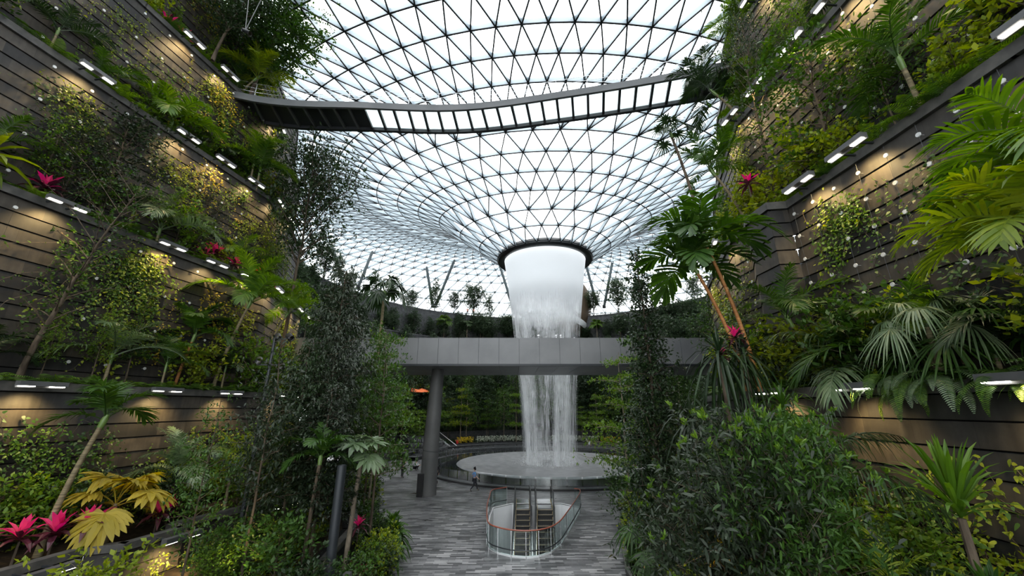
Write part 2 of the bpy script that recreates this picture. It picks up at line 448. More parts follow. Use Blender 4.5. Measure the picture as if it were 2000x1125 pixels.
def fan_frond(seed, nseg=24, pet=0.5, a0=60, blade=0.5, w=0.055, spread=125, droop=0.35, tilt=-10):
    """palmate leaf: petiole then a fan of segments, unit reach along +X"""
    r = rng(seed); mb = MB()
    pts, tg = frond_curve(a0, a0 - 30, 6, pet)
    mb.tube([tuple(p) for p in pts], [0.012] * 7, 3, 0, cap=False)
    H = pts[-1]; al = radians(a0 - 45 + tilt)
    F = np.array([cos(al), 0, sin(al)]); S = np.array([0, 1.0, 0]); U = np.cross(F, S) * -1
    if U[2] < 0: U = -U
    th = np.radians(np.linspace(-spread, spread, nseg) + r.uniform(-2, 2, nseg))
    D = np.cos(th)[:, None] * F + np.sin(th)[:, None] * S
    D = D + U * 0.12
    LL = blade * (0.72 + 0.28 * np.cos(th * 0.7)) * r.uniform(.93, 1.05, nseg)
    N = np.tile(U, (nseg, 1)) + r.normal(size=(nseg, 3)) * 0.12
    strips(mb, np.tile(H, (nseg, 1)), D, N, LL, w, [(0, .25), (.35, 1.0), (.65, .9), (.88, .5), (1, .08)], droop * r.uniform(.5, 1.5, nseg), 0, fold=0.25)
    return mb
def fern_mesh(seed, nf=12, L=0.55, arch=(75, -35), fw=0.3, mats=None, npn=16):
    r = rng(seed); mb = MB()
    for k in range(nf):
        fr = MB()
        a0 = r.uniform(arch[0] - 35, arch[0] + 5); a1 = arch[1] + r.uniform(-25, 20)
        pts, tg = frond_curve(a0, a1, 8, 1)
        t = np.linspace(.1, .99, npn); f = t * 8; i = np.minimum(f.astype(int), 7); q = (f - i)[:, None]
        P = pts[i] * (1 - q) + pts[i + 1] * q; T = unit(tg[i])
        Y = np.tile(np.array([0, 1.0, 0]), (npn, 1)); U = np.cross(T, Y); U = np.where(U[:, 2:3] < 0, -U, U)
        for sg in (-1, 1):
            D = T * 0.35 + Y * sg
            strips(fr, P, D, U, fw * np.sin(pi * (t * .8 + .18)) ** .8, .62 / npn, [(0, .7), (.6, .9), (1, .1)], 0.25, 0)
        az = 2 * pi * k / nf + r.uniform(-.3, .3); s = L * r.uniform(.7, 1.15)
        R = np.array([[cos(az), -sin(az), 0], [sin(az), cos(az), 0], [0, 0, 1]])
        for V, (F, m_, u_) in zip(fr.V, fr.F):
            pass
        V = np.concatenate(fr.V) @ R.T * s
        Fa = np.concatenate([F for F, _, _ in fr.F])
        mb.add(V, Fa)
    return mb
def rosette(seed, n=26, L=0.5, W=0.09, el=(80, 5), droop=0.5, prof=LANCE, young=0.35, fold=0.35):
    """strap or lance leaves around a point; the inner (young) share gets material 1"""
    r = rng(seed); mb = MB()
    k = np.arange(n); u = k / n
    az = k * 2.39996 + r.uniform(-.2, .2, n); e = np.radians(el[0] + (el[1] - el[0]) * u ** .9 + r.uniform(-8, 8, n))
    D = np.stack([np.cos(az) * np.cos(e), np.sin(az) * np.cos(e), np.sin(e)], 1)
    N = np.stack([-np.cos(az) * np.sin(e), -np.sin(az) * np.sin(e), np.cos(e)], 1)
    P = np.stack([np.zeros(n), np.zeros(n), 0.12 * L * (1 - u)], 1)
    LL = L * r.uniform(.75, 1.1, n) * (0.7 + .4 * np.sin(pi * u))
    y = u < young
    for sel, mi in ((y, 1), (~y, 0)):
        strips(mb, P[sel], D[sel], N[sel], LL[sel], W, prof, (droop * (0.3 + u))[sel], mi, fold)
    return mb

# ------------------------------------------------------------------ plants
MESH = {}
def cached(key, fn):
    if key not in MESH: MESH[key] = fn()
    return MESH[key]
def palm(loc, label, cat='palm', kind='feather', leaf='mid', h=2.0, L=1.8, n=11, tr=0.07, trunk='palmbark', lean=(0, 0), rz=None, name='palm_tree', var=0, group=None, spread=1.0, fkw=None, lo=0, shaft=True):
    """trunk, crownshaft and every frond a part of its own"""
    r = random.Random(hash((round(loc[0], 2), round(loc[1], 2), round(h, 2))) & 0xffff)
    root = empty(name, loc)
    tag(root, label, cat, group)
    top = Vector((lean[0], lean[1], h))
    if h > 0.25:
        mb = MB(); N = 9
        pts = [Vector((lean[0] * (i / N) ** 1.6, lean[1] * (i / N) ** 1.6, h * i / N - (0.15 if i == 0 else 0))) for i in range(N + 1)]
        mb.tube(pts, [tr * (1.35 if i == 0 else 1.0 - .25 * i / N) for i in range(N + 1)], 8)
        mb.build('trunk', M[trunk], root, True)
        if shaft:
            d = (pts[-1] - pts[-2]).normalized()
            MB().tube([pts[-1] - d * 0.05, pts[-1] + d * L * .12, pts[-1] + d * L * .2], [tr * .95, tr * 1.05, tr * .5], 8).build('crownshaft', M['shaft'], root, True)
            top = pts[-1] + d * L * .14
    az0 = r.uniform(0, 6.28) if rz is None else rz
    for k in range(n):
        u = (k + .5) / n
        v = 0 if u < .3 else (1 if u < .68 else 2)
        if kind == 'feather':
            prm = [(86, 30), (68, -22), (38, -55)][v] if not lo else [(72, -5), (50, -40), (22, -65)][v]
            kw = dict(a0=prm[0], a1=prm[1]); kw.update(fkw or {})
            key = ('ff', v, var, leaf, tuple(sorted(kw.items())))
            me = cached(key, lambda: feather_frond(v * 7 + var * 31 + 1, **kw).mesh('frond', M[leaf], False))
        else:
            prm = [75, 45, 12][v]
            kw = dict(a0=prm); kw.update(fkw or {})
            key = ('fan', v, var, leaf, tuple(sorted(kw.items())))
            me = cached(key, lambda: fan_frond(v * 5 + var * 17 + 2, **kw).mesh('frond', M[leaf], False))
        o = obj('frond', me, root)
        az = az0 + k * 2.39996 * spread + r.uniform(-.15, .15)
        s = L * r.uniform(.85, 1.2) * (0.85 if v == 0 else 1)
        o.location = top - Vector((0, 0, u * L * .06))
        o.rotation_euler = (r.uniform(-.2, .2), r.uniform(-.12, .12), az)
        o.scale = (s, s * r.choice((1, -1)), s)
    return root

def tree_parts(seed, H=8, r0=.12, h0=.3, R=2.0, shape='round', nb=26, up=.35, ncl=26, m=6, L=.2, W=.08, leaf='dark', bark='bark', tier=0, spread=.22, droop=.2, zb=.3, prof=DIAMOND, lean=0, sub=3, flat=.7, ob=.7, shoots=0):
    r = rng(seed); tb = MB(); lb = MB()
    N = 10
    wob = r.normal(size=(N + 1, 2)) * .03 * H * .2; wob[0] = 0
    tp = np.array([[wob[i, 0] * i / N + lean * (i / N) ** 1.5, wob[i, 1] * i / N, H * i / N] for i in range(N + 1)])
    tb.tube([tuple(p) for p in tp], [r0 * (1.25 if i == 0 else 1 - .82 * i / N) for i in range(N + 1)], 7)
    def trunkp(t):
        f = min(t, .999) * N; i = int(f); return tp[i] * (1 - f + i) + tp[i + 1] * (f - i)
    CP = []; CO = []
    tj = r.uniform(-.32, .32, 12); ts = r.uniform(.6, 1.1, 12)
    for b in range(nb):
        u = (b + r.uniform(.2, .8)) / nb
        ti = int(u * tier) % 12
        if tier: u = min((math.floor(u * tier) + .5 + tj[ti] + r.uniform(-.16, .16)) / tier, 1)
        t = h0 + (1 - h0) * u
        if shape == 'round': ln = R * sqrt(max(1 - (2 * u - .85) ** 2 * .85, .05))
        elif shape == 'cone': ln = R * (1.05 - u) ** .7 * (.75 + .25 * min(u * 6, 1))
        elif shape == 'column': ln = R * (.55 + .45 * sin(pi * min(u + .2, 1))) * (1.0 if u < .85 else .6)
        elif shape == 'vase': ln = R * (.35 + .75 * u) * (1 if u < .85 else .7)
        else: ln = R * (1.05 - .6 * u)
        ln *= r.uniform(.7, 1.15) * (ts[ti] if tier else 1)
        az = b * 2.39996 + r.uniform(-.4, .4)
        p0 = trunkp(t); out = np.array([cos(az), sin(az), 0])
        upk = up * r.uniform(.5, 1.4) + (u * .5 if shape in ('round', 'vase') else 0)
        p2 = p0 + out * ln + np.array([0, 0, upk * ln])
        p1 = (p0 + p2) / 2 + np.array([0, 0, (.10 if not tier else .02) * ln])
        br = max(r0 * .35 * (1 - u * .6), .012)
        tb.tube([tuple(p0), tuple(p1), tuple(p2)], [br, br * .6, br * .25], 4, cap=False)
        k = max(3, int(ncl * (ln / R) ** 1.3))
        w = r.uniform(.25, 1.05, k)[:, None]
        base = np.where(w < .5, p0 + (p1 - p0) * w * 2, p1 + (p2 - p1) * (w - .5) * 2)
        off = r.normal(size=(k, 3)) * (spread * ln * (w * .6 + .5))
        if tier: off[:, 2] *= .3
        P = base + off
        CP.append(P); CO.append(unit(P - np.array([*trunkp(t)[:2], p0[2] - .4 * ln])))
        for j in range(min(sub, k)):
            tb.tube([tuple(base[j]), tuple(P[j])], [br * .35, br * .2], 3, cap=False)
    CP = np.concatenate(CP); CO = np.concatenate(CO)
    clusters(lb, r, CP, CO, m, L, W, prof, droop, zb, ob, 0, L * .4, 0, flat)
    sh = None
    if shoots:
        sb = MB(); o_ = np.argsort(-(CP[:, 2] + .8 * np.linalg.norm(CP[:, :2], axis=1)))[:shoots]
        clusters(sb, r, CP[o_] + np.array([0, 0, .05]), CO[o_], 14, L * .55, W * .9, LANCE, .1, .9, .4, 0, L * .12, 0, .4)
        sh = sb.mesh('shoot_foliage', M['bright'], False)
    return tb.mesh('trunk', M[bark], True), lb.mesh('crown', M[leaf], False), sh
TREES = {
    'terminalia': dict(H=8, r0=.09, h0=.28, R=2.5, shape='flat', nb=44, up=.08, ncl=34, m=6, L=.17, W=.075, leaf='bright', bark='palebark', tier=7, spread=.2, droop=.05, zb=.5, sub=3),
    'terminalia_far': dict(H=8, r0=.09, h0=.3, R=2.3, shape='flat', nb=26, up=.12, ncl=34, m=6, L=.2, W=.1, leaf='mid', bark='palebark', tier=0, spread=.2, droop=.05, zb=.4, sub=2),
    'terminalia_mid': dict(H=8, r0=.08, h0=.25, R=2.3, shape='flat', nb=36, up=.1, ncl=26, m=6, L=.19, W=.08, leaf='mid', bark='palebark', tier=6, spread=.22, droop=.05, zb=.5, sub=2),
    'dense': dict(H=8, r0=.10, h0=.22, R=1.5, shape='column', nb=56, up=.2, ncl=46, m=7, L=.15, W=.065, leaf='grey', spread=.26, droop=.5, zb=-.1, prof=DIAMOND),
    'darkcone': dict(H=12, r0=.12, h0=.04, R=1.75, shape='cone', nb=100, up=.25, ncl=40, m=7, L=.16, W=.085, leaf='dark', spread=.25, droop=.3, zb=.1),
    'round': dict(H=7, r0=.12, h0=.3, R=2.3, shape='round', nb=34, up=.4, ncl=36, m=6, L=.19, W=.09, leaf='dark', spread=.24),
    'roundmid': dict(H=7, r0=.12, h0=.3, R=2.2, shape='round', nb=30, up=.45, ncl=30, m=6, L=.2, W=.09, leaf='mid', spread=.25),
    'sparse': dict(H=9, r0=.11, h0=.22, R=2.2, shape='vase', nb=34, up=.75, ncl=18, m=6, L=.15, W=.07, leaf='dark', spread=.2, sub=8),
    'smallleaf': dict(H=4, r0=.05, h0=.12, R=1.25, shape='round', nb=40, up=.5, ncl=22, m=6, L=.12, W=.055, leaf='mid', spread=.25, sub=4),
    'smalldark': dict(H=4, r0=.05, h0=.1, R=1.2, shape='round', nb=36, up=.5, ncl=20, m=6, L=.11, W=.05, leaf='grey', spread=.25, sub=4),
    'lance': dict(H=4, r0=.04, h0=.05, R=1.35, shape='round', nb=54, up=.35, ncl=20, m=9, L=.2, W=.042, leaf='mid', spread=.22, sub=4, prof=LANCE, droop=.25, flat=.55, shoots=34),
    'farround': dict(H=7, r0=.14, h0=.25, R=2.4, shape='round', nb=30, up=.45, ncl=64, m=6, L=.26, W=.15, leaf='farleaf', spread=.25),
    'fartall': dict(H=8, r0=.1, h0=.12, R=1.7, shape='column', nb=30, up=.4, ncl=50, m=6, L=.24, W=.14, leaf='farleaf', spread=.28),
    'slender': dict(H=7, r0=.06, h0=.3, R=1.2, shape='column', nb=26, up=.3, ncl=18, m=6, L=.2, W=.07, leaf='mid', spread=.28, sub=3),
    'bush': dict(H=1.5, r0=.03, h0=.02, R=.95, shape='round', nb=26, up=.5, ncl=12, m=7, L=.17, W=.08, leaf='mid', spread=.25, sub=2),
    'limebush': dict(H=1.2, r0=.03, h0=.02, R=.8, shape='round', nb=22, up=.5, ncl=11, m=7, L=.15, W=.08, leaf='lime', spread=.25, sub=2),
}
def tree(kind, loc, label, H=None, Rs=1.0, rz=None, cat='tree', name='tree', var=0, leaf=None, group=None, **kw):
    d = dict(TREES[kind]); d.update(kw)
    if leaf: d['leaf'] = leaf
    key = ('tree', kind, var, d['leaf'], tuple(sorted((k, str(v)) for k, v in kw.items())))
    def mk():
        dd = dict(d)
        return tree_parts(var * 13 + len(kind) * 3 + 5, **dd)
    a, b, sh = cached(key, mk)
    s = (H / d['H']) if H else 1
    root = empty(name, loc, random.uniform(0, 6.28) if rz is None else rz)
    root.scale = (s * Rs, s * Rs, s)
    tag(root, label, cat, group)
    obj('trunk', a, root); obj('crown', b, root)
    if sh: tag(obj('shoot_foliage', sh, root), 'bright green young shoots')
    return root
def single(key, fn, name, loc, label, cat, sc=1, rz=None, group=None, mats=None, kind=None, rot=None):
    me = cached(key, fn)
    o = obj(name, me, None, loc)
    o.rotation_euler = rot or (0, 0, random.uniform(0, 6.28) if rz is None else rz)
    o.scale = (sc, sc, sc) if not hasattr(sc, '__len__') else sc
    return tag(o, label, cat, group, kind)
def fern(loc, label, sc=1, var=0, leaf='fern', group=None, hang=False):
    k = ('fern', var, leaf, hang)
    fn = lambda: fern_mesh(var + 3, nf=15 if not hang else 20, L=.62 if not hang else 1.15, arch=(75, -35) if not hang else (35, -88), fw=.24 if not hang else .11, npn=17 if not hang else 32).mesh('fern', M[leaf])
    return single(k, fn, 'fern', loc, label, 'fern', sc, group=group)
def cordyline(loc, label, sc=1, var=0, group=None, young='pink', old='maroon', h=.35):
    root = empty('cordyline', loc, random.uniform(0, 6), sc)
    tag(root, label, 'shrub', group)
    me = cached(('cs', round(h, 1)), lambda: MB().tube([(0, 0, -.05), (.01, 0, h)], [.022, .016], 6).mesh('stem', M['bark']))
    obj('stem', me, root)
    lv = cached(('cl', var, young, old), lambda: rosette(var + 11, 22, .52, .10, (84, 0), .45, LANCE, .42).mesh('leaves', [M[old], M[young]]))
    obj('leaves', lv, root, (0, 0, h))
    return root
def strap_plant(loc, label, sc=1, leaf='mid', n=40, L=1.5, W=.07, h=1.0, el=(85, -35), droop=.7, var=0, cat='shrub', name='strap_leaf_plant', young=None):
    root = empty(name, loc, random.uniform(0, 6), sc)
    tag(root, label, cat)
    MB().tube([(0, 0, -.1), (.03, .02, h)], [.07, .05], 8).build('stem', M['bark'], root)
    lv = cached(('st', var, leaf, n, L, W, el, droop), lambda: rosette(var + 21, n, L, W, el, droop, BLADE, .3 if young else 0, .3).mesh('leaves', [M[leaf], M[young or leaf]]))
    obj('leaves', lv, root, (0.03, 0.02, h))
    return root

# ================================================================== THE SETTING
# valley walls: plan lines of the planter fronts, by tier height z
LZ = [7.1, 13.35, 19.4, 25.45, 31.0]
def line_left(a, y):
    x = -a + .17 * min(y, 22)
    if y > 22: x -= .27 * (min(y, 30) - 22)
    if y > 30: x -= .6 * (y - 30)
    return x
def line_right(a, y):
    x = a - .05 * min(y, 15.2)
    if y > 15.2: x += .34 * (min(y, 22) - 15.2)
    if y > 22: x += .5 * (y - 22)
    return x
LA = [17.3, 18.5, 19.5, 20.5, 21.6]      # left planter fronts at LZ
RA = [9.2, 10.3, 11.5, 12.7, 13.9]       # right planter fronts at LZ
COURSE = .5
RZ = [6.9] + LZ[1:]
def clad(name, pts, z0, z1, side, course=COURSE):
    """stone courses with open joints over a dark backing; side=+1 when the valley lies to the right of the walk along pts"""
    mb = MB(); u0 = 0
    n = max(1, int(round((z1 - z0) / course))); ch = (z1 - z0) / n
    for (xa, ya), (xb, yb) in zip(pts[:-1], pts[1:]):
        d = Vector((xb - xa, yb - ya, 0)); L = d.length; d /= L
        nr = Vector((d.y, -d.x, 0)) * side
        A = Vector((xa, ya, 0)); B = Vector((xb, yb, 0))
        bk = nr * -.10
        V = [A + bk, B + bk, B + bk - nr * .5, A + bk - nr * .5]
        V = [tuple(v + Vector((0, 0, z))) for z in (z0, z1) for v in V]
        mb.add(V, [(0, 1, 5, 4), (2, 3, 7, 6), (4, 5, 6, 7), (1, 2, 6, 5), (3, 0, 4, 7)], 1)
        for k in range(n):
            za = z0 + k * ch; zb = za + ch - .035
            lo, hi = nr * .015, nr * -.015
            i = nr * -.10
            P = [A + lo, B + lo, B + hi, A + hi, A + i, B + i]
            Z = [za, za, zb, zb]
            V = [tuple(P[j] + Vector((0, 0, Z[j]))) for j in range(4)]
            V += [tuple(P[4] + Vector((0, 0, za))), tuple(P[5] + Vector((0, 0, za))), tuple(P[5] + Vector((0, 0, zb))), tuple(P[4] + Vector((0, 0, zb)))]
            uv = []
            F = [(0, 1, 2, 3), (3, 2, 6, 7), (4, 5, 1, 0), (1, 5, 6, 2), (4, 0, 3, 7)]
            kk = k * .5 + .02; kt = kk + .46
            U = {0: (u0, kk), 1: (u0 + L, kk), 2: (u0 + L, kt), 3: (u0, kt), 4: (u0, kk), 5: (u0 + L, kk), 6: (u0 + L, kt), 7: (u0, kt)}
            for f in F: uv += [U[q] for q in f]
            mb.add(V, F, 0, uv)
        u0 += L
    return struct(mb.build(name, [M['stone'], M['back']]))
def ledge(name, pts, z, side, w=.3, h=.28, over=.06):
    mb = MB()
    for (xa, ya), (xb, yb) in zip(pts[:-1], pts[1:]):
        d = Vector((xb - xa, yb - ya, 0)); L = d.length; d /= L
        nr = Vector((d.y, -d.x, 0)) * side
        A = Vector((xa, ya, 0)) - d * .04; B = Vector((xb, yb, 0)) + d * .04
        P = [A + nr * over, B + nr * over, B - nr * (w - over), A - nr * (w - over)]
        V = [tuple(p + Vector((0, 0, zz))) for zz in (z - h, z) for p in P]
        mb.add(V, [(0, 1, 5, 4), (2, 3, 7, 6), (4, 5, 6, 7), (3, 2, 1, 0), (1, 2, 6, 5), (3, 0, 4, 7)])
    return struct(mb.build(name, M['coping']))
def bed(name, front, back, z):
    """soil between a planter front and the wall behind"""
    mb = MB(); n = len(front)
    V = [(x, y, z) for x, y in front] + [(x, y, z) for x, y in back]
    F = [(i, i + 1, n + i + 1, n + i) for i in range(n - 1)]
    mb.add(V, F)
    o = mb.build(name, M['soil'])
    return tag(o, None, None, None, 'structure')
YL = [-6, 2, 8, 14, 22, 26, 30, 36, 44, 56]
YR = [-6, 1, 6, 11, 15.2, 18.5, 22, 30, 38, 46]
def jl(a, ys=YL): return [(line_left(a, y), y) for y in ys]
def jr(a, ys=YR): return [(line_right(a, y), y) for y in ys]
k = 0
for i in range(5):
    ztop = LZ[i]
    za = (LZ[i - 1] if i else 1.6)
    clad('wall_left', jl(LA[i]), za, ztop - .28, 1)
    ledge('trim_%d' % (k + 1), jl(LA[i]), ztop, 1); k += 1
    bed('floor_planter', jl(LA[i] + .2), jl(LA[i] + 1.6), ztop - .08)
for i in range(5):
    ztop = RZ[i]
    za = (RZ[i - 1] if i else 0)
    line = jr(RA[i])
    if i == 1:
        # the pilaster steps forward between the near and the far stretch
        line = [(line_right(10.4, y), y) for y in (-6, 1, 6, 12.2)] + [(9.15, 12.3), (9.1, 13.5), (line_right(10.2, 14.2), 14.2)] + [(line_right(10.2, y), y) for y in YR[4:]]
    clad('wall_right', line, za, ztop - .28, -1)
    ledge('trim_%d' % (k + 1), line, ztop, -1); k += 1
    bed('floor_planter', [(x + .2, y) for x, y in line], [(x + 2.2, y) for x, y in line], ztop - .08)
# lower stepped beds on the left
B1 = [(-16.4, -4), (-12.55, 10.2), (-12.1, 12.6), (-11.3, 12.9), (-10.9, 14.6), (-11.6, 15.0), (-9.9, 19.6), (-9.4, 23), (-11, 28)]
zB1 = 2.55
B1back = [(line_left(18.3, y), y) for y in (-4, 10.2, 12.6, 12.9, 14.6, 15.0, 19.6, 23, 28)]
clad('wall_planter_left', B1, 0, zB1 - .2, 1); ledge('trim_%d' % (k + 1), B1, zB1, 1, .28, .2); k += 1
bed('floor_planter', [(x - .2, y) for x, y in B1], B1back, zB1 - .25)
B2 = [(-8.6, 2), (-6.1, 10.6), (-5.35, 11.6), (-5.5, 14.0), (-6.15, 14.6), (-6.7, 19), (-9.0, 24), (-11.2, 28.5)]
zB2 = 1.55
clad('wall_planter_left', B2, 0, zB2 - .2, 1); ledge('trim_%d' % (k + 1), B2, zB2, 1, .26, .2); k += 1
bed('floor_planter', [(x - .2, y) for x, y in B2], [(-14.5, 2), (-12.6, 10.6), (-12.2, 11.6), (-11.2, 14.0), (-11.2, 14.6), (-10.2, 19), (-10.4, 24), (-11.9, 28.5)], zB2 - .22)
B3 = [(-5.2, 8), (-4.5, 13), (-4.35, 16.5), (-5.5, 20), (-8.3, 26), (-10.6, 30.5)]
zB3 = .5
clad('wall_planter_left', B3, 0, zB3 - .12, 1, .3); ledge('trim_%d' % (k + 1), B3, zB3, 1, .2, .12); k += 1
bed('floor_planter', [(x - .15, y) for x, y in B3], [(-7.6, 8), (-6.0, 13), (-6.3, 16.5), (-7.2, 20), (-9.6, 26), (-11.6, 30.5)], zB3 - .12)
# lower beds on the right
R2 = [(4.6, 6), (4.3, 12), (4.35, 17), (5.2, 21), (6.6, 26), (9.0, 31), (13, 36)]
clad('wall_planter_right', R2, 0, .38, -1, .3); ledge('trim_%d' % (k + 1), R2, .5, -1, .2, .12); k += 1
bed('floor_planter', [(x + .15, y) for x, y in R2], [(x + 5.8, y) for x, y in R2], .38)
R3 = [(6.9, -2), (6.6, 8), (6.5, 12), (7.0, 17), (9.4, 22)]
clad('wall_planter_right', R3, .3, 2.6, -1); ledge('trim_%d' % (k + 1), R3, 2.8, -1, .26, .2); k += 1
bed('floor_planter', [(x + .2, y) for x, y in R3], [(x + 4, y) for x, y in R3], 2.6)

# plaza floor with the escalator opening
hole_px = [(958, 1072), (954, 1055), (954, 1030), (958, 1010), (964, 994), (1000, 985.5), (1096, 985.5), (1131, 993), (1130, 1003), (1119, 1024), (1105, 1048), (1093, 1066), (1075, 1080), (1052, 1087), (1028, 1089), (1000, 1087), (975, 1081)]
HOLE = [atz(x, y, 0) for x, y in hole_px]
outer = [Vector((-90, -25, 0)), Vector((100, -25, 0)), Vector((100, 140, 0)), Vector((-90, 140, 0))]
tris = geometry.tessellate_polygon([outer, HOLE])
allp = outer + HOLE
fb = MB(); fb.add([tuple(v) for v in allp], [t for t in tris])
o = fb.build('floor', M['paver']); struct(o)
me = o.data
if me.polygons[0].normal.z < 0: me.flip_normals()

# far side of the bowl-shaped valley: arcs of planted terraces
PC = Vector((4.35, 47.8, 0))          # centre of pool and of the roof opening
tiers = [(19.6, 0, 1.0), (22.2, 1.0, 2.6), (25.5, 2.6, 7.5), (28.0, 7.5, 13.2), (30.5, 13.2, 19.0), (33.0, 19.0, 24.6)]
A0, A1 = radians(-28), radians(212)
for i, (r, z0, z1) in enumerate(tiers):
    r2 = tiers[i + 1][0] if i < 5 else 60
    mb = MB()
    mb.lathe([(r, max(z0 - .4, 0)), (r, z1 - .25), (r - .08, z1 - .25), (r - .08, z1), (r + .3, z1)], 72, PC, 0, A0, A1)
    mb.lathe([(r + .3, z1), (r + .3, z1 - .1), (r2 + .1, z1 - .1)], 72, PC, 1, A0, A1)
    struct(mb.build('wall_terrace', [M['darkstone'], M['soil']]))
# low glass-fronted concourse openings in the far terrace
mb = MB()
for a in range(40, 140, 9):
    t = radians(a); c = Vector((PC.x + 25.4 * cos(t), PC.y + 25.4 * sin(t), 0)); d = Vector((-sin(t), cos(t), 0))
    n = Vector((cos(t), sin(t), 0))
    mb.bar(c - d * 1.7 + Vector((0, 0, 4.9)), c + d * 1.7 + Vector((0, 0, 4.9)), .12, 3.6)
struct(mb.build('window_1', M['bridgedark']))

# ------------------------------------------------------------------ the glass roof
RR = [5.6, 7.8, 10.2, 12.77, 15.3, 17.74, 20.1, 22.4, 24.56, 27.2, 29.7, 32.3, 35, 37.8, 40.6, 43.5, 46.5, 49.5, 52.5, 55.5, 58.5, 61.2, 63.6, 65.6, 67]
HH = [17.0, 18.1, 19.1, 20.07, 20.7, 21.3, 21.9, 22.45, 23.0, 23.15, 23.25, 23.3, 23.3, 23.2, 22.9, 22.3, 21.3, 20.0, 18.2, 15.9, 13.0, 9.6, 5.9, 1.5, -5.6]
SD = [0, .3, .9, 1.5, 1.8, 2.0, 2.0, 1.8, 1.8, 1.9, 2.0, 2.1, 2.1, 2.0, 1.9, 1.8, 1.6, 1.4, 1.2, 1.0, .8, .5, .3, .1, 0]
SCL = 47.8 / 43.3
def roofp(k, phi):
    q = [1, .93, .87][k] if k < 3 else .85
    R = RR[k] * SCL
    x = PC.x + R * cos(phi); y = PC.y + q * R * sin(phi)
    z = EYE + (HH[k] + SD[k] * (1 + sin(phi))) * SCL
    return Vector((x, y, max(z, 0.1)))
NK = [28] * 3 + [56] * 4 + [112] * (len(RR) - 7)
bars = MB(); caps = MB(); panes = MB()
def node(k, j):
    n = NK[k]; return roofp(k, 2 * pi * (j + .5 * (k % 2)) / n - pi / 2)
edges = []; tri = []
for k in range(len(RR)):
    n = NK[k]
    for j in range(n): edges.append((k, j, k, (j + 1) % n))
    if k + 1 < len(RR):
        m = NK[k + 1]
        # merge walk round both rings, joining nearest nodes
        def ang(kk, j): return (j + .5 * (kk % 2)) / NK[kk]
        i = 0; j = 0
        j0 = 0
        # start: pick j so that it is closest to node 0 of the inner ring
        while ang(k + 1, j0 + 1) <= ang(k, 0) + 1e-9: j0 += 1
        j = j0; ii = 0; jj = 0
        edges.append((k, 0, k + 1, j % m))
        while ii < n or jj < m:
            da = ang(k, ii + 1) if ii < n else 9e9
            db = ang(k + 1, j0 + jj + 1) if jj < m else 9e9
            if da <= db:
                tri.append(((k, ii % n), (k, (ii + 1) % n), (k + 1, (j0 + jj) % m))); ii += 1
            else:
                tri.append(((k, ii % n), (k + 1, (j0 + jj + 1) % m), (k + 1, (j0 + jj) % m))); jj += 1
            if not (ii == n and jj == m): edges.append((k, ii % n, k + 1, (j0 + jj) % m))
for a, b, c, d in edges:
    p, q = node(a, b), node(c, d)
    if p.y < -22 and q.y < -22: continue
    m = (p + q) / 2
    # member axis points to a local roof normal (mostly vertical, tilted towards the opening on the slopes)
    e = 1.0
    hk = min(max(a, 0), len(RR) - 2)
    ph = atan2((m.y - PC.y) / .85, m.x - PC.x)
    n1 = roofp(hk + 1, ph) - roofp(hk, ph); tg = Vector((-sin(ph), cos(ph), 0))
    nr = n1.cross(tg).normalized()
    if nr.z < 0: nr = -nr
    if hk > 19 and nr.dot(m - Vector((PC.x, PC.y, 10))) < 0: nr = -nr
    ring = (a == c)
    hgt = .46
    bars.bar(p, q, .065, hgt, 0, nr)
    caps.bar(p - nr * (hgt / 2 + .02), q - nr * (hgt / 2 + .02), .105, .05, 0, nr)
V = []; F = []
for t in tri:
    ps = [node(*v) + Vector((0, 0, .21)) for v in t]
    if all(p.y < -22 for p in ps): continue
    F.append((len(V), len(V) + 1, len(V) + 2)); V += [tuple(p) for p in ps]
panes.add(V, F)
ro = bars.build('ceiling', M['steelwhite']); struct(ro)
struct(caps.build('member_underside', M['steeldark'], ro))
struct(panes.build('glass_panes', M['roofglass'], ro))
# oculus ring
orz = roofp(0, 0).z
rg = MB()
R0 = RR[0] * SCL
rg.lathe([(R0 - .85, orz - .35), (R0 + .0, orz - .45), (R0 + .12, orz - .1), (R0 + .08, orz + .35), (R0 - .15, orz + .4), (R0 - .8, orz + .1), (R0 - .85, orz - .35)], 84, PC)
o = rg.build('oculus_ring', M['ring'], None, True)
tag(o, 'black steel ring around the round opening of the glass roof', 'ring')
# ================================================================== WATER, POOL
def waterfall_shell(name, mt, rt, rm, rb, seed, parent=None, ztop=None, nseg=96):
    mb = MB(); zt = ztop or orz - .1; zb = .25; NZ = 26; V = []; UV = []
    r = rng(seed)
    ph = r.uniform(0, 6, 4)
    rings = []
    for i in range(NZ + 1):
        u = i / NZ; z = zt + (zb - zt) * u
        rad = rb + (rt - rb) * (1 - u) ** 1.55 * .9 + (rt - rb) * .1 * (1 - u)
        row = []
        for j in range(nseg + 1):
            t = 2 * pi * j / nseg
            w = 1 + (.012 * sin(5 * t + ph[0]) + .01 * sin(11 * t + ph[1])) * u * 2
            row.append((PC.x + rad * w * cos(t), PC.y + rad * w * sin(t), z))
        rings.append(row)
    V = [p for row in rings for p in row]; m = nseg + 1
    F = [(i * m + j, i * m + j + 1, (i + 1) * m + j + 1, (i + 1) * m + j) for i in range(NZ) for j in range(nseg)]
    uvof = lambda q: ((q % m) / nseg * 2 * pi * 4.2, V[q][2])
    uv = [uvof(q) for f in F for q in f]
    mb.add(V, F, 0, uv)
    return mb.build(name, mt, parent, True)
wf = waterfall_shell('waterfall', M['water'], R0 - .8, 0, 3.05, 3)
tag(wf, 'tall round curtain of white falling water dropping from the roof opening into the pool', 'waterfall')
waterfall_shell('inner_curtain', M['water'], R0 - 1.15, 0, 2.75, 8, wf)
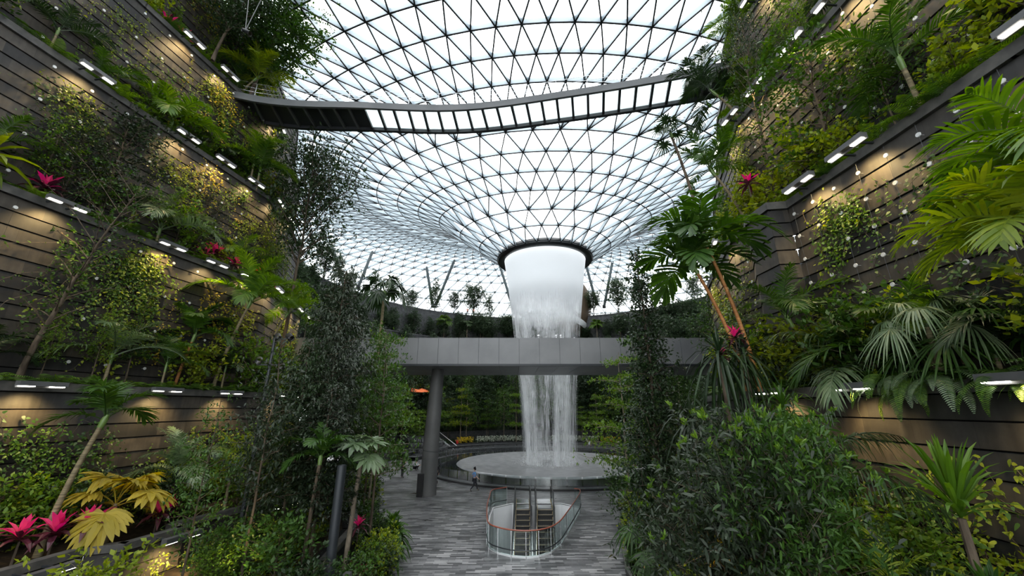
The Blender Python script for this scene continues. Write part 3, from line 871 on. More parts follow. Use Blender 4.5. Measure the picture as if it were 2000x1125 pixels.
waterfall_shell('water_core', M['water_core'], R0 - 2.6, 0, 1.9, 5, wf, orz - 3.5)
# pool: kerb, dark water ring, curved bowl
pr = empty('round_pool', PC)
tag(pr, 'large round pool with dark water ring and pale curved bowl under the waterfall', 'pool')
mb = MB().lathe([(14.15, 0.0), (14.15, .16), (13.9, .2), (13.7, .2), (13.7, .3)], 128); mb.build('kerb', M['darkstone'], pr)
mb = MB().lathe([(13.72, .30), (10.6, .30)], 128); mb.build('water_ring', M['poolwater'], pr, True)
prof = [(10.6, .30), (10.45, .40), (10.25, .40)] + [(10.25 - 8.0 * (i / 14), .38 - .30 * sin(pi / 2 * i / 14)) for i in range(1, 15)] + [(0.01, .06)]
MB().lathe(prof, 128).build('bowl', M['bowl'], pr, True)
# splash mound where the water lands
r = rng(4); mb = MB()
n = 2200; t = r.uniform(0, 2 * pi, n); rad = 2.9 + np.abs(r.normal(size=n)) * .55 * r.choice([-1, 1], n); hh = np.abs(r.normal(size=n)) * .45 * np.exp(-((rad - 2.9) ** 2))
P = np.stack([rad * np.cos(t), rad * np.sin(t), .15 + hh], 1)
strips(mb, P, randdir(r, n, .6), randdir(r, n), .10, .03, DIAMOND)
o = mb.build('splash', M['white'], None); o.location = PC
tag(o, 'white splash drops thrown up where the falling water lands', 'splash', kind='stuff')
# glass balustrade round the pool
ra = empty('pool_balustrade', PC)
tag(ra, 'curved frameless glass balustrade standing around the round pool', 'railing')
N = 72
for j in range(N):
    a0 = 2 * pi * j / N + .004; a1 = 2 * pi * (j + 1) / N - .004
    MB().lathe([(14.2, .10), (14.2, 1.02)], 3, (0, 0), 0, a0, a1).build('glass_panel', M['poolglass'], ra)
MB().lathe([(14.14, 0), (14.14, .14), (14.26, .14), (14.26, 0)], 144).build('base_shoe', M['rubber'], ra)
# dark bench rings behind the pool
for rr, z0, z1 in ((16.6, 0, .42), (17.9, 0, .84)):
    mb = MB().lathe([(rr, z0), (rr, z1 - .1), (rr - .06, z1 - .1), (rr - .06, z1), (rr + 1.2, z1), (rr + 1.2, z0)], 90, PC, 0, radians(20), radians(168))
    o = mb.build('stone_bench', M['darkstone'])
    tag(o, 'lower curved dark stone bench step behind the pool' if rr < 17 else 'upper curved dark stone bench step behind the pool', 'bench')

# ================================================================== SKY BRIDGE
zb = EYE + 18.5
near_px = [(-21.5, 17.2), (-16.04, 19.70), (-9.74, 20.19), (-3.32, 20.37), (3.18, 19.30), (10.70, 17.60), (15.5, 15.9)]
def spline(P, n):
    out = []
    P = [np.array(p, float) for p in P]
    Q = [2 * P[0] - P[1]] + P + [2 * P[-1] - P[-2]]
    for i in range(1, len(Q) - 2):
        for k in range(n):
            t = k / n
            out.append(.5 * ((2 * Q[i]) + (-Q[i - 1] + Q[i + 1]) * t + (2 * Q[i - 1] - 5 * Q[i] + 4 * Q[i + 1] - Q[i + 2]) * t * t + (-Q[i - 1] + 3 * Q[i] - 3 * Q[i + 1] + Q[i + 2]) * t ** 3))
    out.append(P[-1]); return out
sp = spline(near_px, 40)
ln = [0]
for a, b in zip(sp[:-1], sp[1:]): ln.append(ln[-1] + float(np.linalg.norm(b - a)))
def at_len(s):
    i = min(max(np.searchsorted(ln, s) - 1, 0), len(sp) - 2)
    t = (s - ln[i]) / (ln[i + 1] - ln[i]); p = sp[i] * (1 - t) + sp[i + 1] * t; d = sp[i + 1] - sp[i]; d /= np.linalg.norm(d)
    return Vector((p[0], p[1], zb)), Vector((d[0], d[1], 0)), Vector((-d[1], d[0], 0))
BW = 2.05; PITCHB = .96
br = empty('sky_bridge', (0, 0, 0))
tag(br, 'curved grey footbridge with glass floor bays spanning high between the two planted walls', 'bridge')
nb = int(ln[-1] / PITCHB)
frames = [at_len(i * PITCHB) for i in range(nb + 1)]
e1 = MB(); e2 = MB(); rl = MB()
for i in range(nb):
    (p, d, n), (p2, d2, n2) = frames[i], frames[i + 1]
    up = Vector((0, 0, 1))
    e1.bar(p + up * .02 - n * .05, p2 + up * .02 - n2 * .05, .16, .46)
    e2.bar(p + n * (BW + .05) + up * .0, p2 + n2 * (BW + .05) + up * .0, .22, .34)
    for z in (.55, .85, 1.2): rl.bar(p - n * .05 + up * z, p2 - n2 * .05 + up * z, .02, .02)
    for z in (.55, 1.2): rl.bar(p + n * BW + up * z, p2 + n2 * BW + up * z, .02, .02)
    if i % 2 == 0: rl.bar(p - n * .05 + up * .2, p - n * .05 + up * 1.2, .02, .02); rl.bar(p + n * BW + up * .1, p + n * BW + up * 1.2, .02, .02)
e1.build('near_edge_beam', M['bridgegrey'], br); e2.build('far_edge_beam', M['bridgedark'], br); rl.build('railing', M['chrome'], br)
for i in range(nb + 1):
    p, d, n = frames[i]
    solid = p.x < -9.9 or p.x > 10.2
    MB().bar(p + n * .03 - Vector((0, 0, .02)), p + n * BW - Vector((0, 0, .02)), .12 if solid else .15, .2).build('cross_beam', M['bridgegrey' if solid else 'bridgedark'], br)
    if i < nb:
        p2, d2, n2 = frames[i + 1]
        mb = MB()
        V = [p + n * .05, p2 + n2 * .05, p2 + n2 * BW, p + n * BW]
        V = [tuple(v + Vector((0, 0, z))) for z in (.06, .11) for v in V]
        mb.add(V, [(3, 2, 1, 0), (4, 5, 6, 7), (0, 1, 5, 4), (1, 2, 6, 5), (2, 3, 7, 6), (3, 0, 4, 7)])
        if solid: mb.build('floor_panel', M['bridgedark'], br)
        else: mb.build('glass_floor_panel', M['floorglass'], br)

# ================================================================== GUIDEWAY AND ITS COLUMN
zt = EYE + .1425 * 28.5 + .05; 
zt = aty(1000, 660, 29.5).z; zl = aty(1000, 714, 29.5).z
gw = empty('elevated_guideway', (0, 29.5, zl))
tag(gw, 'wide grey elevated guideway of flat metal panels crossing in front of the waterfall', 'bridge')
hgt = zt - zl
mb = MB(); X0, X1 = -18.05, 18; pw = 1.55; x = X0
while x < X1:
    mb.box(x + .012, x + pw - .012, -.05, .0, .12, hgt)
    x += pw
mb.build('fascia', M['concrete'], gw)
mb = MB(); x = X0
while x < X1:
    mb.box(x + .012, x + pw - .012, .25, 8.9, -.02, .03); x += pw
mb.build('soffit', M['concrete'], gw)
MB().box(X0, X1, .0, 9.0, .04, hgt - .06).build('deck', M['steeldark'], gw)
MB().box(X0, X1, -.02, .3, -.03, .12).build('bottom_lip', M['steeldark'], gw)
col = empty('support_column', atz(838, 968, 0))
tag(col, 'grey round concrete column carrying the guideway beside the pool', 'column')
ch = aty(1000, 714, 29.5).z
b = atz(838, 962, 0)
col.location = (-6.35, 32.3, 0)
MB().tube([(0, 0, 0), (0, 0, ch * .33), (.25, 0, ch + .02)], [.62, .62, .50], 32).build('shaft', M['column'], col, True)
MB().tube([(0, 0, ch * .33), (.004, 0, ch * .33 + .03)], [.632, .632], 32).build('joint_band', M['steeldark'], col)
MB().box(-.72, -.28, -.72, -.3, 0, 1.55).build('black_service_box', M['rubber'], col)
for i, px in enumerate((1052, 1087, 1096, 1122)):
    p = aty(px, 660, 30.0); h = .42 if i < 3 else .2
    mb = MB(); mb.tube([(0, 0, 0), (0, 0, h - .1)], [.03, .03], 6); mb.tube([(0, 0, h - .12), (0, 0, h - .04), (0, 0, h)], [.13, .09, .02], 10)
    o = mb.build('mushroom_vent', M['chrome']); o.location = (p.x, 30.1, zt - .06)
    tag(o, ['pale mushroom-shaped vent on top of the guideway, alone before the waterfall', 'pale mushroom-shaped vent on the guideway, first of the close pair', 'pale mushroom-shaped vent on the guideway, second of the close pair', 'short low vent on the guideway at the edge of the falling water'][i], 'vent')

# slanted tubes that hold up the roof
M['steelcol'] = mat('grey_green_steel', (0.13, 0.16, 0.17), 0.45)
def strut(pb, yb, pt, yt, lab, r=.3):
    a = aty(*pb, yb); b = aty(*pt, yt)
    e = empty('roof_column', a); tag(e, lab, 'column')
    d = b - a
    MB().tube([(0, 0, 0) , tuple(d * .04), tuple(d * .95), tuple(d)], [r * .6, r, r, r * .5], 12).build('tube', M['steelcol'], e, True)
    MB().tube([(0, 0, -.4), (0, 0, .25)], [r * 1.3, r * 1.1], 10).build('base_cap', M['steeldark'], e)
M['steelcol'] = mat('grey_green_steel', (0.13, 0.16, 0.17), 0.45)
strut((845, 597), 79, (833, 520), 76, 'upright slanted steel roof column among far trees, first one of the leaning pair beyond the pool')
strut((851, 597), 79, (888, 507), 76, 'leaning steel roof column forming the open side of the pair beyond the pool')
strut((1001, 598), 80, (974, 512), 78, 'thin steel roof column touching the waterfall edge on its dark tree side')
strut((1165, 592), 80, (1144, 515), 78, 'steel roof column just past the waterfall beside the round brown pavilion')
strut((1180, 598), 80, (1198, 502), 78, 'steel roof column leaning outward behind the tall conical tree')
strut((1345, 520), 60, (1285, 480), 62, 'slanted steel roof column behind the twin orange-stemmed palms', .25)
strut((672, 560), 60, (649, 480), 60, 'slanted steel roof column behind the dark dense tree crown', .25)
strut((700, 560), 60, (728, 490), 60, 'slanted steel roof column behind the spiky fan palm crown', .25)

# round brown pavilion seen through the water
pv = empty('round_pavilion', aty(1094, 620, 82)); tag(pv, 'large rounded brown pavilion shell behind the falling water', 'pavilion')
mb = MB(); prof = [(6.3 * cos(t), 9.5 * sin(t)) for t in np.linspace(-.35, 1.45, 16)]
mb.lathe(prof, 40); mb.build('shell', M['brown'], pv, True)
MB().lathe([(6.35, -1.2), (6.5, -.4), (6.2, .3)], 40).build('rim', M['white'], pv, True)
pv.rotation_euler = (0, radians(22), 0)

# ================================================================== ESCALATORS
def esc_pt(px, py): return atz(px, py, 0)
pit = MB()
n = len(HOLE)
V = [(p.x, p.y, 0.02) for p in HOLE] + [(p.x, p.y, -4.5) for p in HOLE]
pit.add(V, [(i, (i + 1) % n, n + (i + 1) % n, n + i) for i in range(n)], 0)
cx = sum(p.x for p in HOLE) / n; cyy = sum(p.y for p in HOLE) / n
o = pit.build('wall_escalator_pit', M['white']); struct(o)
V = [(p.x, p.y, -4.5) for p in HOLE]
pf = MB(); pf.add(V + [(cx, cyy, -4.5)], [(i, (i + 1) % n, n) for i in range(n)]); struct(pf.build('floor_escalator_pit', M['darkstone']))
rim = MB()
V = [(p.x, p.y, 0.06) for p in HOLE] + [(cx + (p.x - cx) * 1.03, cyy + (p.y - cyy) * 1.03, 0.06) for p in HOLE]
V += [(cx + (p.x - cx) * 1.03, cyy + (p.y - cyy) * 1.03, 0.0) for p in HOLE]
rim.add(V, [(i, (i + 1) % n, n + (i + 1) % n, n + i) for i in range(n)] + [(n + i, n + (i + 1) % n, 2 * n + (i + 1) % n, 2 * n + i) for i in range(n)])
struct(rim.build('trim_escalator_pit', M['white']))
ET = HOLE[5].y - .1        # top landing
def escalator(xl, xr, xl2, xr2, lab):
    root = empty('escalator', ((xl + xr) / 2, ET, 0)); tag(root, lab, 'escalator')
    w = xr - xl; cxx = (xl + xr) / 2
    yl = 18.9; slope = radians(28)
    dx = ((xl2 + xr2) / 2 - cxx) / (ET - .9 - yl)
    def loc(x, d): return (x + dx * max(d, 0), -d)   # d = distance walked towards the camera
    MB().box(-w / 2 - .12, w / 2 + .12, -.95, 1.6, -.1, .03).build('landing_plate', M['chrome'], root)
    # steps
    k = 0; d = .95; z = 0
    while d < 8.2 and k < 22:
        st = MB(); x0, y0 = loc(0, d)
        z = -max(0, (d - 1.0)) * tan(slope)
        st.box(x0 - w / 2, x0 + w / 2, y0 - .40, y0, z - .25, z, 0)
        st.box(x0 - w / 2, x0 + w / 2, y0 - .40, y0 - .31, z - .002, z + .006, 1)
        for gx in range(9):
            xx = x0 - w / 2 + w * (gx + .5) / 9
            st.box(xx - .02, xx + .02, y0 - .31, y0 - .02, z, z + .01, 2)
        st.build('step', [M['stepdark'], M['stepedge'], M['stepgroove']], root)
        d += .40; k += 1
    for sg, nm in ((-1, 1), (1, 1)):
        sx = sg * (w / 2 + .09)
        P = []
        for d in (-1.3, .9, 8.6):
            x0, y0 = loc(sx, d); P.append(Vector((x0, y0, -max(0, d - 1.0) * tan(slope))))
        g = MB(); sk = MB(); hr = MB()
        for a, b in zip(P[:-1], P[1:]):
            g.bar(a + Vector((0, 0, .47)), b + Vector((0, 0, .47)), .015, .75, 0)
            sk.bar(a + Vector((0, 0, .02)), b + Vector((0, 0, .02)), .17, .22, 0)
            sk.bar(a + Vector((-sg * .08, 0, .08)), b + Vector((-sg * .08, 0, .08)), .02, .14, 1)
        pts = [P[0] + Vector((0, .0, .12)), P[0] + Vector((0, .24, .28)), P[0] + Vector((0, .32, .5)), P[0] + Vector((0, .24, .76)), P[0] + Vector((0, .05, .9)), P[1] + Vector((0, 0, .92)), P[2] + Vector((0, 0, .92))]
        hr.tube(pts, .045, 8)
        gb = g.build('glass_balustrade', M['glass'], root)
        sk.build('skirt', [M['chrome'], M['brass']], root)
        hr.build('handrail', M['rubber'], gb, True)
M['stepdark'] = mat('step_black', (0.012, 0.012, 0.012), 0.5)
M['stepedge'] = mat('step_edge', (0.30, 0.24, 0.15), 0.45)
M['stepgroove'] = mat('step_tread', (0.10, 0.10, 0.10), 0.4, 0.6)
M['brass'] = mat('brass_brush_strip', (0.5, 0.36, 0.16), 0.35, 0.6)
pa = [atz(x, 996, 0).x for x in (1010, 1036, 1053, 1082)]; pb = [atz(x, 1080, 0).x for x in (997, 1029, 1045, 1079)]
escalator(pa[0], pa[1], pb[0], pb[1], 'escalator sinking into the plaza floor, the one beside the open curved white pit wall')
escalator(pa[2], pa[3], pb[2], pb[3], 'escalator sinking into the plaza floor, the one next to the tapering white side panel')
# glass guard round the opening with its red-brown handrail
gd = empty('escalator_guard_rail', (cx, cyy, 0)); tag(gd, 'curved glass guard with red-brown handrail around the escalator opening', 'railing')
path = [HOLE[i] for i in (4, 3, 2, 1, 0, 16, 15, 14, 13, 12, 11, 10, 9, 8, 7)]
path = [HOLE[5] * .75 + HOLE[4] * .25 + Vector((0, 0, 0))] + path + [HOLE[6] * .3 + HOLE[7] * .7]
path = [Vector((cx + (p.x - cx) * 1.04 - cx, cyy + (p.y - cyy) * 1.04 - cyy, 0)) for p in path]
sm = [Vector((q[0], q[1], 0)) for q in spline([(p.x, p.y) for p in path], 4)]
MB().tube([p + Vector((0, 0, 1.08)) for p in sm], .03, 8).build('handrail', M['handrail'], gd, True)
MB().tube([p + Vector((0, 0, .30)) for p in sm], .025, 6).build('lower_rail', M['steeldark'], gd, True)
for i in range(0, len(sm) - 1, 4):
    j = min(i + 4, len(sm) - 1); g = MB()
    for a in range(i, j): g.bar(sm[a] + Vector((0, 0, .57)), sm[a + 1] + Vector((0, 0, .57)), .014, .95)
    g.build('glass_panel', M['glass'], gd)
    MB().bar(sm[i] + Vector((0, 0, -.0)), sm[i] + Vector((0, 0, 1.05)), .03, .03).build('post', M['chrome'], gd)

# ================================================================== WALL LIGHTS
def wall_light(p, d, nr, label, power=35, L=1.15):
    """bar fixture on two arms; p = point on the ledge edge, d = along the wall, nr = towards the valley"""
    root = empty('wall_light', p + nr * .62 + Vector((0, 0, -.12)), atan2(d.y, d.x))
    tag(root, label, 'lamp', 'bar lights along the planter edges')
    sy = 1 if (Matrix.Rotation(-root.rotation_euler.z, 3, 'Z') @ nr).y > 0 else -1
    def ch(nm, key, fn, mt, par=None):
        return obj(nm, cached(('wl', key, sy), lambda: fn().mesh(nm, mt)), par or root)
    hs = ch('housing', 'h', lambda: MB().box(-L / 2, L / 2, -.1, .1, -.02, .12).box(-L / 2, L / 2, -.1 if sy > 0 else .06, -.06 if sy > 0 else .1, -.07, -.02), M['fixture'])
    for s in (-1, 1):
        ch('arm', 'a%d' % s, lambda: MB().bar((s * .27, 0, .03), (s * .27, -sy * .66, .03), .05, .05), M['steeldark'])
        ch('lamp_panel', 'l%d' % s, lambda: MB().box(s * .36 - .17, s * .36 + .17, -.05, .05, -.045, -.021), M['lamp'], hs)
    li = bpy.data.lights.new('wall_light_glow', 'SPOT'); li.energy = power * 9; li.color = (1.0, .70, .30)
    li.spot_size = radians(115); li.spot_blend = .8; li.shadow_soft_size = .12
    lo = bpy.data.objects.new('lamp_glow', li); C.objects.link(lo); lo.parent = root
    lo.location = (0, 0, -.12)
    tgt = Vector((0, -sy * .45, -1)); lo.rotation_euler = tgt.to_track_quat('-Z', 'Y').to_euler()
ORD = ['nearest', 'second', 'third', 'fourth', 'fifth', 'sixth', 'seventh', 'eighth', 'ninth', 'tenth', 'eleventh', 'twelfth', 'thirteenth', 'fourteenth', 'fifteenth', 'sixteenth', 'seventeenth', 'eighteenth', 'nineteenth', 'twentieth']
ORD += ['twenty-' + q for q in ('first', 'second', 'third', 'fourth', 'fifth', 'sixth', 'seventh', 'eighth', 'ninth')] + ['thirtieth'] + ['thirty-' + q for q in ('first', 'second', 'third', 'fourth', 'fifth', 'sixth', 'seventh', 'eighth', 'ninth')] + ['fortieth']
LED = ['lowest', 'second', 'third', 'top']
def tang(fn, a, y):
    d = Vector((fn(a, y + .2) - fn(a, y - .2), .4, 0)).normalized(); return d
lysL = [[8.6, 12.4, 16.2, 19.2, 23, 26.5, 30], [9.4, 12.3, 16.0, 18.2, 20.2, 22.5, 25, 27.5, 30], [8.0, 12.4, 16.2, 18.3, 20.4, 22.6, 25], [11, 16, 18.2, 20.4, 22.6]]
for i, ys in enumerate(lysL):
    for j, y in enumerate(ys):
        d = tang(line_left, LA[i], y); nr = Vector((d.y, -d.x, 0))
        wall_light(Vector((line_left(LA[i], y), y, LZ[i])), d, nr, 'bar light, %s planter edge of the long cordyline wall, %s from the camera' % (LED[i], ORD[j]), 42 if i < 2 else 38)
lysR = [[6.4, 9.6, 12.4], [5.2, 9.15, 10.9, 15.6, 18.2, 20.6], [6.5, 9.3, 11.0, 13.0, 14.8, 16.8], [8, 11, 13.6]]
for i, ys in enumerate(lysR):
    for j, y in enumerate(ys):
        a = RA[i] if i != 1 else (10.4 if y < 12.2 else 10.2)
        d = tang(line_right, a, y); nr = Vector((-d.y, d.x, 0))
        wall_light(Vector((line_right(a, y), y, RZ[i])), d, nr, 'bar light, %s planter edge of the pilaster wall, %s from the camera' % (LED[i], ORD[j]), 40 if i < 2 else 34)
for j, (x, y, z, dd) in enumerate([(-12.0, 11.2, zB1, (.17, 1)), (-10.9, 13.9, zB1, (.2, 1)), (-10.0, 18.2, zB1, (.3, 1)), (-6.2, 10.9, zB2, (.6, 1)), (-5.6, 13.2, zB2, (0, 1))]):
    d = Vector((*dd, 0)).normalized(); nr = Vector((d.y, -d.x, 0))
    wall_light(Vector((x, y, z)), d, nr, 'dark bar light on the low stepped planters, %s from the camera' % ORD[j], 45)

# trellis cables with round discs in front of the walls
def cable(x, y, z0, z1, nr, label, grp, n):
    root = empty('trellis_cable', (x + nr.x * .16, y + nr.y * .16, z0)); root.rotation_euler = (0, 0, atan2(nr.y, nr.x))
    tag(root, label, 'cable', grp)
    h = z1 - z0
    obj('wire', cached(('wire', round(h, 1)), lambda: MB().tube([(0, 0, 0), (0, 0, h)], [.0035, .0035], 3, cap=False).mesh('wire', M['steeldark'])), root)
    for k in range(n):
        o = obj('disc', cached('disc', lambda: MB().tube([(.0, 0, 0), (.02, 0, 0)], [.062, .055], 10).tube([(-.16, 0, 0), (0, 0, 0)], [.004, .004], 4, cap=False).add([(.021, .055 * cos(t), .055 * sin(t)) for t in np.linspace(0, 2 * pi, 11)[:10]] + [(.021, 0, 0)], [(i, (i + 1) % 10, 10) for i in range(10)]).mesh('disc', M['discmetal'])), root)
        o.location = (0, 0, .5 + k * (h - .8) / max(n - 1, 1))
for i in (1, 2, 3):
    for j, y in enumerate(np.arange(5.2, 21.5, 1.25)):
        if random.random() < .12: continue
        y += random.uniform(-.1, .1)
        d = tang(line_left, LA[i], y); nr = Vector((d.y, -d.x, 0))
        cable(line_left(LA[i], y), y, LZ[i - 1] + .3, LZ[i] - .4, nr, 'disc-studded steel cable, %s tier of the cordyline wall, %s from the camera' % (LED[i], ORD[j]), 'trellis cables on the cordyline wall', 4)
for i in (1, 2):
    for j, y in enumerate(np.arange(3.0, 14.5, .8)):
        a = (10.4 if y < 12.2 else 10.2) if i == 1 else RA[i]
        d = tang(line_right, a, y); nr = Vector((-d.y, d.x, 0))
        cable(line_right(a, y), y, RZ[i - 1] + .3, RZ[i] - .4, nr, 'disc-studded steel cable, %s tier of the pilaster wall, %s from the camera' % (LED[i], ORD[j]), 'trellis cables on the pilaster wall', 7)

# ================================================================== PLANTING
def onl(side, i, px, off=.7, y=None):
    """a spot in the planter of tier i, seen at column px (or at depth y)"""
    fn, A, sg = (line_left, LA, -1) if side == 'L' else (line_right, RA, 1)
    z = (LZ if side == 'L' else RZ)[i] - .1
    off = min(off, 1.0)
    if y is None:
        best = None
        for q in np.arange(3, 45, .1):
            X = fn(A[i], q) + sg * off
            x = 1000 + FPX * X / (q * _c + (z - EYE) * _s)
            if best is None or abs(x - px) < best[0]: best = (abs(x - px), q)
        y = best[1]
    return Vector((fn(A[i], y) + sg * off, y, z))
CW = 'cordyline wall'; PW = 'pilaster wall'

# --- large trees of the middle distance (positions paced out on the ground)
tree('dense', (-7.9, 17.2, 1.3), 'tall dense dark-leaved tree standing before the long wall, trunk hidden by its own crown', H=11.2, Rs=.78, name='broadleaf_tree')
tree('dense', (-6.6, 14.6, 1.4), 'dense dark-leaved tree with low spreading crown beside the dark lamp pole', H=5.6, Rs=1.25, name='broadleaf_tree', var=1)
tree('dense', (-8.1, 15.4, 1.4), 'dense dark-leaved tree with middle-height crown, behind the low spreading one', H=7.4, Rs=.9, name='broadleaf_tree', var=2, leaf='dark')
tree('dense', (-9.4, 20.5, 1.5), 'dark bushy tree behind the tallest dense tree, topped by the spiky palm', H=12.0, Rs=.7, name='broadleaf_tree', var=1, leaf='dark')
tree('sparse', (-14.3, 24.0, 7.0), 'open dark tree with bare fanning branches silhouetted against the glass roof', H=16.4, Rs=.72, name='rain_tree', leaf='dark', L=.16, W=.085, h0=.5, nb=50, ncl=52, shape='round')
tree('round', (-16.9, 20.0, 25.35), 'large dark round tree near the bridge end under the roof', H=7.4, Rs=1.05, name='broadleaf_tree', var=2, lean=1.6, rz=0, L=.19, W=.10, ncl=95, leaf='mid')
tree('round', (-17.2, 17.2, 25.35), 'dark tree on the top planter, cut by the upper picture edge', H=6.6, Rs=.85, name='broadleaf_tree', var=1, lean=2.0, rz=0, L=.18, W=.09, ncl=70)
tree('terminalia_mid', (-6.3, 19.5, .5), 'slim olive-green layered tree between the dense dark tree and the column', H=9.4, Rs=.6, name='layered_tree', leaf='mid', L=.14)
tree('terminalia', (-8.0, 24.0, .4), 'light green layered tree reaching out in front of the guideway end', H=10.6, Rs=.72, name='layered_tree', leaf='bright', L=.13)
tree('darkcone', (5.6, 16.0, .4), 'tall dark conical tree rising from plaza edge past the guideway', H=12.6, Rs=.84, name='conical_tree', ncl=60)
tree('darkcone', (6.6, 14.2, .4), 'lower dark leafy tree filling the space beside the conical tree', H=5.2, Rs=1.35, name='conical_tree', var=1)
tree('darkcone', (4.75, 13.4, .4), 'dark leafy shrub tree at the plaza edge, shortest of the conical trees', H=3.9, Rs=1.35, name='conical_tree', var=2, leaf='grey')
tree('terminalia', (6.6, 24.0, 0), 'yellow-green layered tree with wavy tiers between waterfall and conical tree', H=9.6, Rs=.8, name='layered_tree', var=1, leaf='bright', L=.13)
tree('terminalia_mid', (8.9, 27.5, 0), 'duller layered tree half hidden behind the conical tree', H=11, Rs=.8, name='layered_tree', var=1)
tree('round', (12.6, 22.5, 6.9), 'dark green round tree behind the twin orange-stemmed palms', H=6, Rs=.8, name='broadleaf_tree', leaf='mid', var=3)
tree('sparse', onl('R', 1, 0, .6, y=13.2), 'thin-stemmed tree on the pilaster wall ledge, dark crown beside the bridge end', H=8.0, Rs=.62, name='slender_tree', var=1)
tree('round', onl('R', 2, 0, .3, y=14.0), 'dark round tree hiding the bridge end at the pilaster wall', H=5.2, Rs=.62, name='broadleaf_tree', var=3, L=.14, W=.065)
tree('roundmid', onl('R', 3, 0, .3, y=13.6), 'bright topped tree high on the pilaster wall just under the roof', H=4.2, Rs=.7, name='broadleaf_tree', var=1, L=.14, W=.065)
tree('smallleaf', onl('R', 1, 1640, .9), 'small-leaved bushy tree with leaning stem on the second planter of pilaster wall', H=5.6, Rs=1.15, name='small_leaved_tree', var=2)

# --- twin orange palms and other hand-placed palms on the pilaster side
palm(aty(1447, 690, 12.2) - Vector((0, 0, 1.0)), 'broad-leafleted palm with orange ringed stem, the lower of the twin palms', leaf='mid', h=3.7, L=1.95, n=11, tr=.065, trunk='orangebark', lean=(-1.0, 0), fkw=dict(ll=.36, lw=.055, npair=18, t0=.25, droop=.3, blunt=True), name='palm_tree', lo=0)
palm(aty(1470, 690, 12.0) - Vector((0, 0, 1.0)), 'broad-leafleted palm with orange ringed stem, the higher of the twin palms', leaf='mid', h=4.6, L=1.9, n=11, tr=.065, trunk='orangebark', lean=(-.9, 0), fkw=dict(ll=.36, lw=.055, npair=18, t0=.25, droop=.3, blunt=True), var=1)
palm(aty(1388, 520, 14.5), 'thin tall palm with small dark starburst crown against the roof', leaf='dark', h=6.2, L=1.3, n=9, tr=.07, trunk='bark', lean=(-.8, 0), kind='fan', fkw=dict(spread=150, nseg=18))
palm(onl('R', 1, 1468, .6), 'feathery palm on the second planter edge with fronds across the roof', leaf='mid', h=3.0, L=2.2, n=10, tr=.07, lean=(-1.1, 0), var=1)
palm(onl('R', 0, 1605, .7), 'feather palm with smooth pale stem in front of the stone pilaster', leaf='mid', h=2.0, L=2.1, n=11, tr=.07, lean=(-.5, 0), fkw=dict(npair=40), trunk='palmbark')
palm(onl('R', 0, 1690, 1.0), 'silvery-tipped feather palm beside the hanging ferns, stemless', leaf='silver', h=.35, L=2.3, n=12, fkw=dict(npair=40, droop=.6), shaft=False)
palm(onl('R', 0, 1790, 1.0), 'large dark green feather palm in the ledge corner above the ferns', leaf='mid', h=.8, L=2.4, n=13, fkw=dict(npair=38), var=1, shaft=False)
palm(onl('R', 0, 1900, .9), 'dark fan palm drooping beside the big dark bar light', leaf='mid', kind='fan', h=.9, L=1.9, n=12, fkw=dict(nseg=34, spread=150, droop=.7, w=.026), shaft=False)
palm(onl('R', 0, 1850, .2), 'silvery fan palm with drooping pleated leaves above the hanging ferns', leaf='silver', kind='fan', h=1.2, L=1.4, n=9, fkw=dict(nseg=30, droop=.8, w=.026), var=1, shaft=False)
q = aty(2075, 290, 5.0)
palm(Vector((9.3, 5.0, 6.8)), 'bright yellow-green palm in close foreground with broad glossy leaflets, the higher one', leaf='bright', h=q.z - 6.8, L=1.55, n=13, tr=.06, lean=(q.x - 9.3, 0), fkw=dict(ll=.34, lw=.04, npair=22, t0=.2, droop=.3), lo=1, var=2)
q = aty(2050, 450, 5.2)
palm(Vector((9.3, 5.2, 6.8)), 'bright yellow-green palm in close foreground with broad glossy leaflets, the lower one', leaf='lime', h=q.z - 6.8, L=1.5, n=13, tr=.06, lean=(q.x - 9.3, 0), fkw=dict(ll=.34, lw=.04, npair=22, t0=.2, droop=.35), lo=1, var=3)
palm(onl('R', 1, 1812, .7), 'feather palm with pale leaning trunk on the second planter of pilaster wall', leaf='mid', h=1.6, L=1.9, n=7, tr=.07, lean=(-.35, -.2), fkw=dict(npair=44, lw=.018))
palm(onl('R', 2, 1500, .5), 'bright small palm high on the third planter of pilaster wall', leaf='bright', h=1.3, L=1.5, n=10)
palm(onl('R', 2, 1445, .1), 'spiky dark palm fronds hanging before the bridge end', leaf='dark', h=1.6, L=2.2, n=11, lean=(-.9, 0), var=1)
palm(onl('R', 3, 1440, .1), 'bright palm high under the roof above the bridge end', leaf='bright', h=1.2, L=1.6, n=10, var=1)
palm(onl('R', 0, 1475, .4), 'dark strap-fronded palm below the twin palms', leaf='dark', kind='fan', h=.8, L=2.0, n=12, fkw=dict(nseg=34, spread=140, droop=.9, w=.026), var=1, shaft=False)
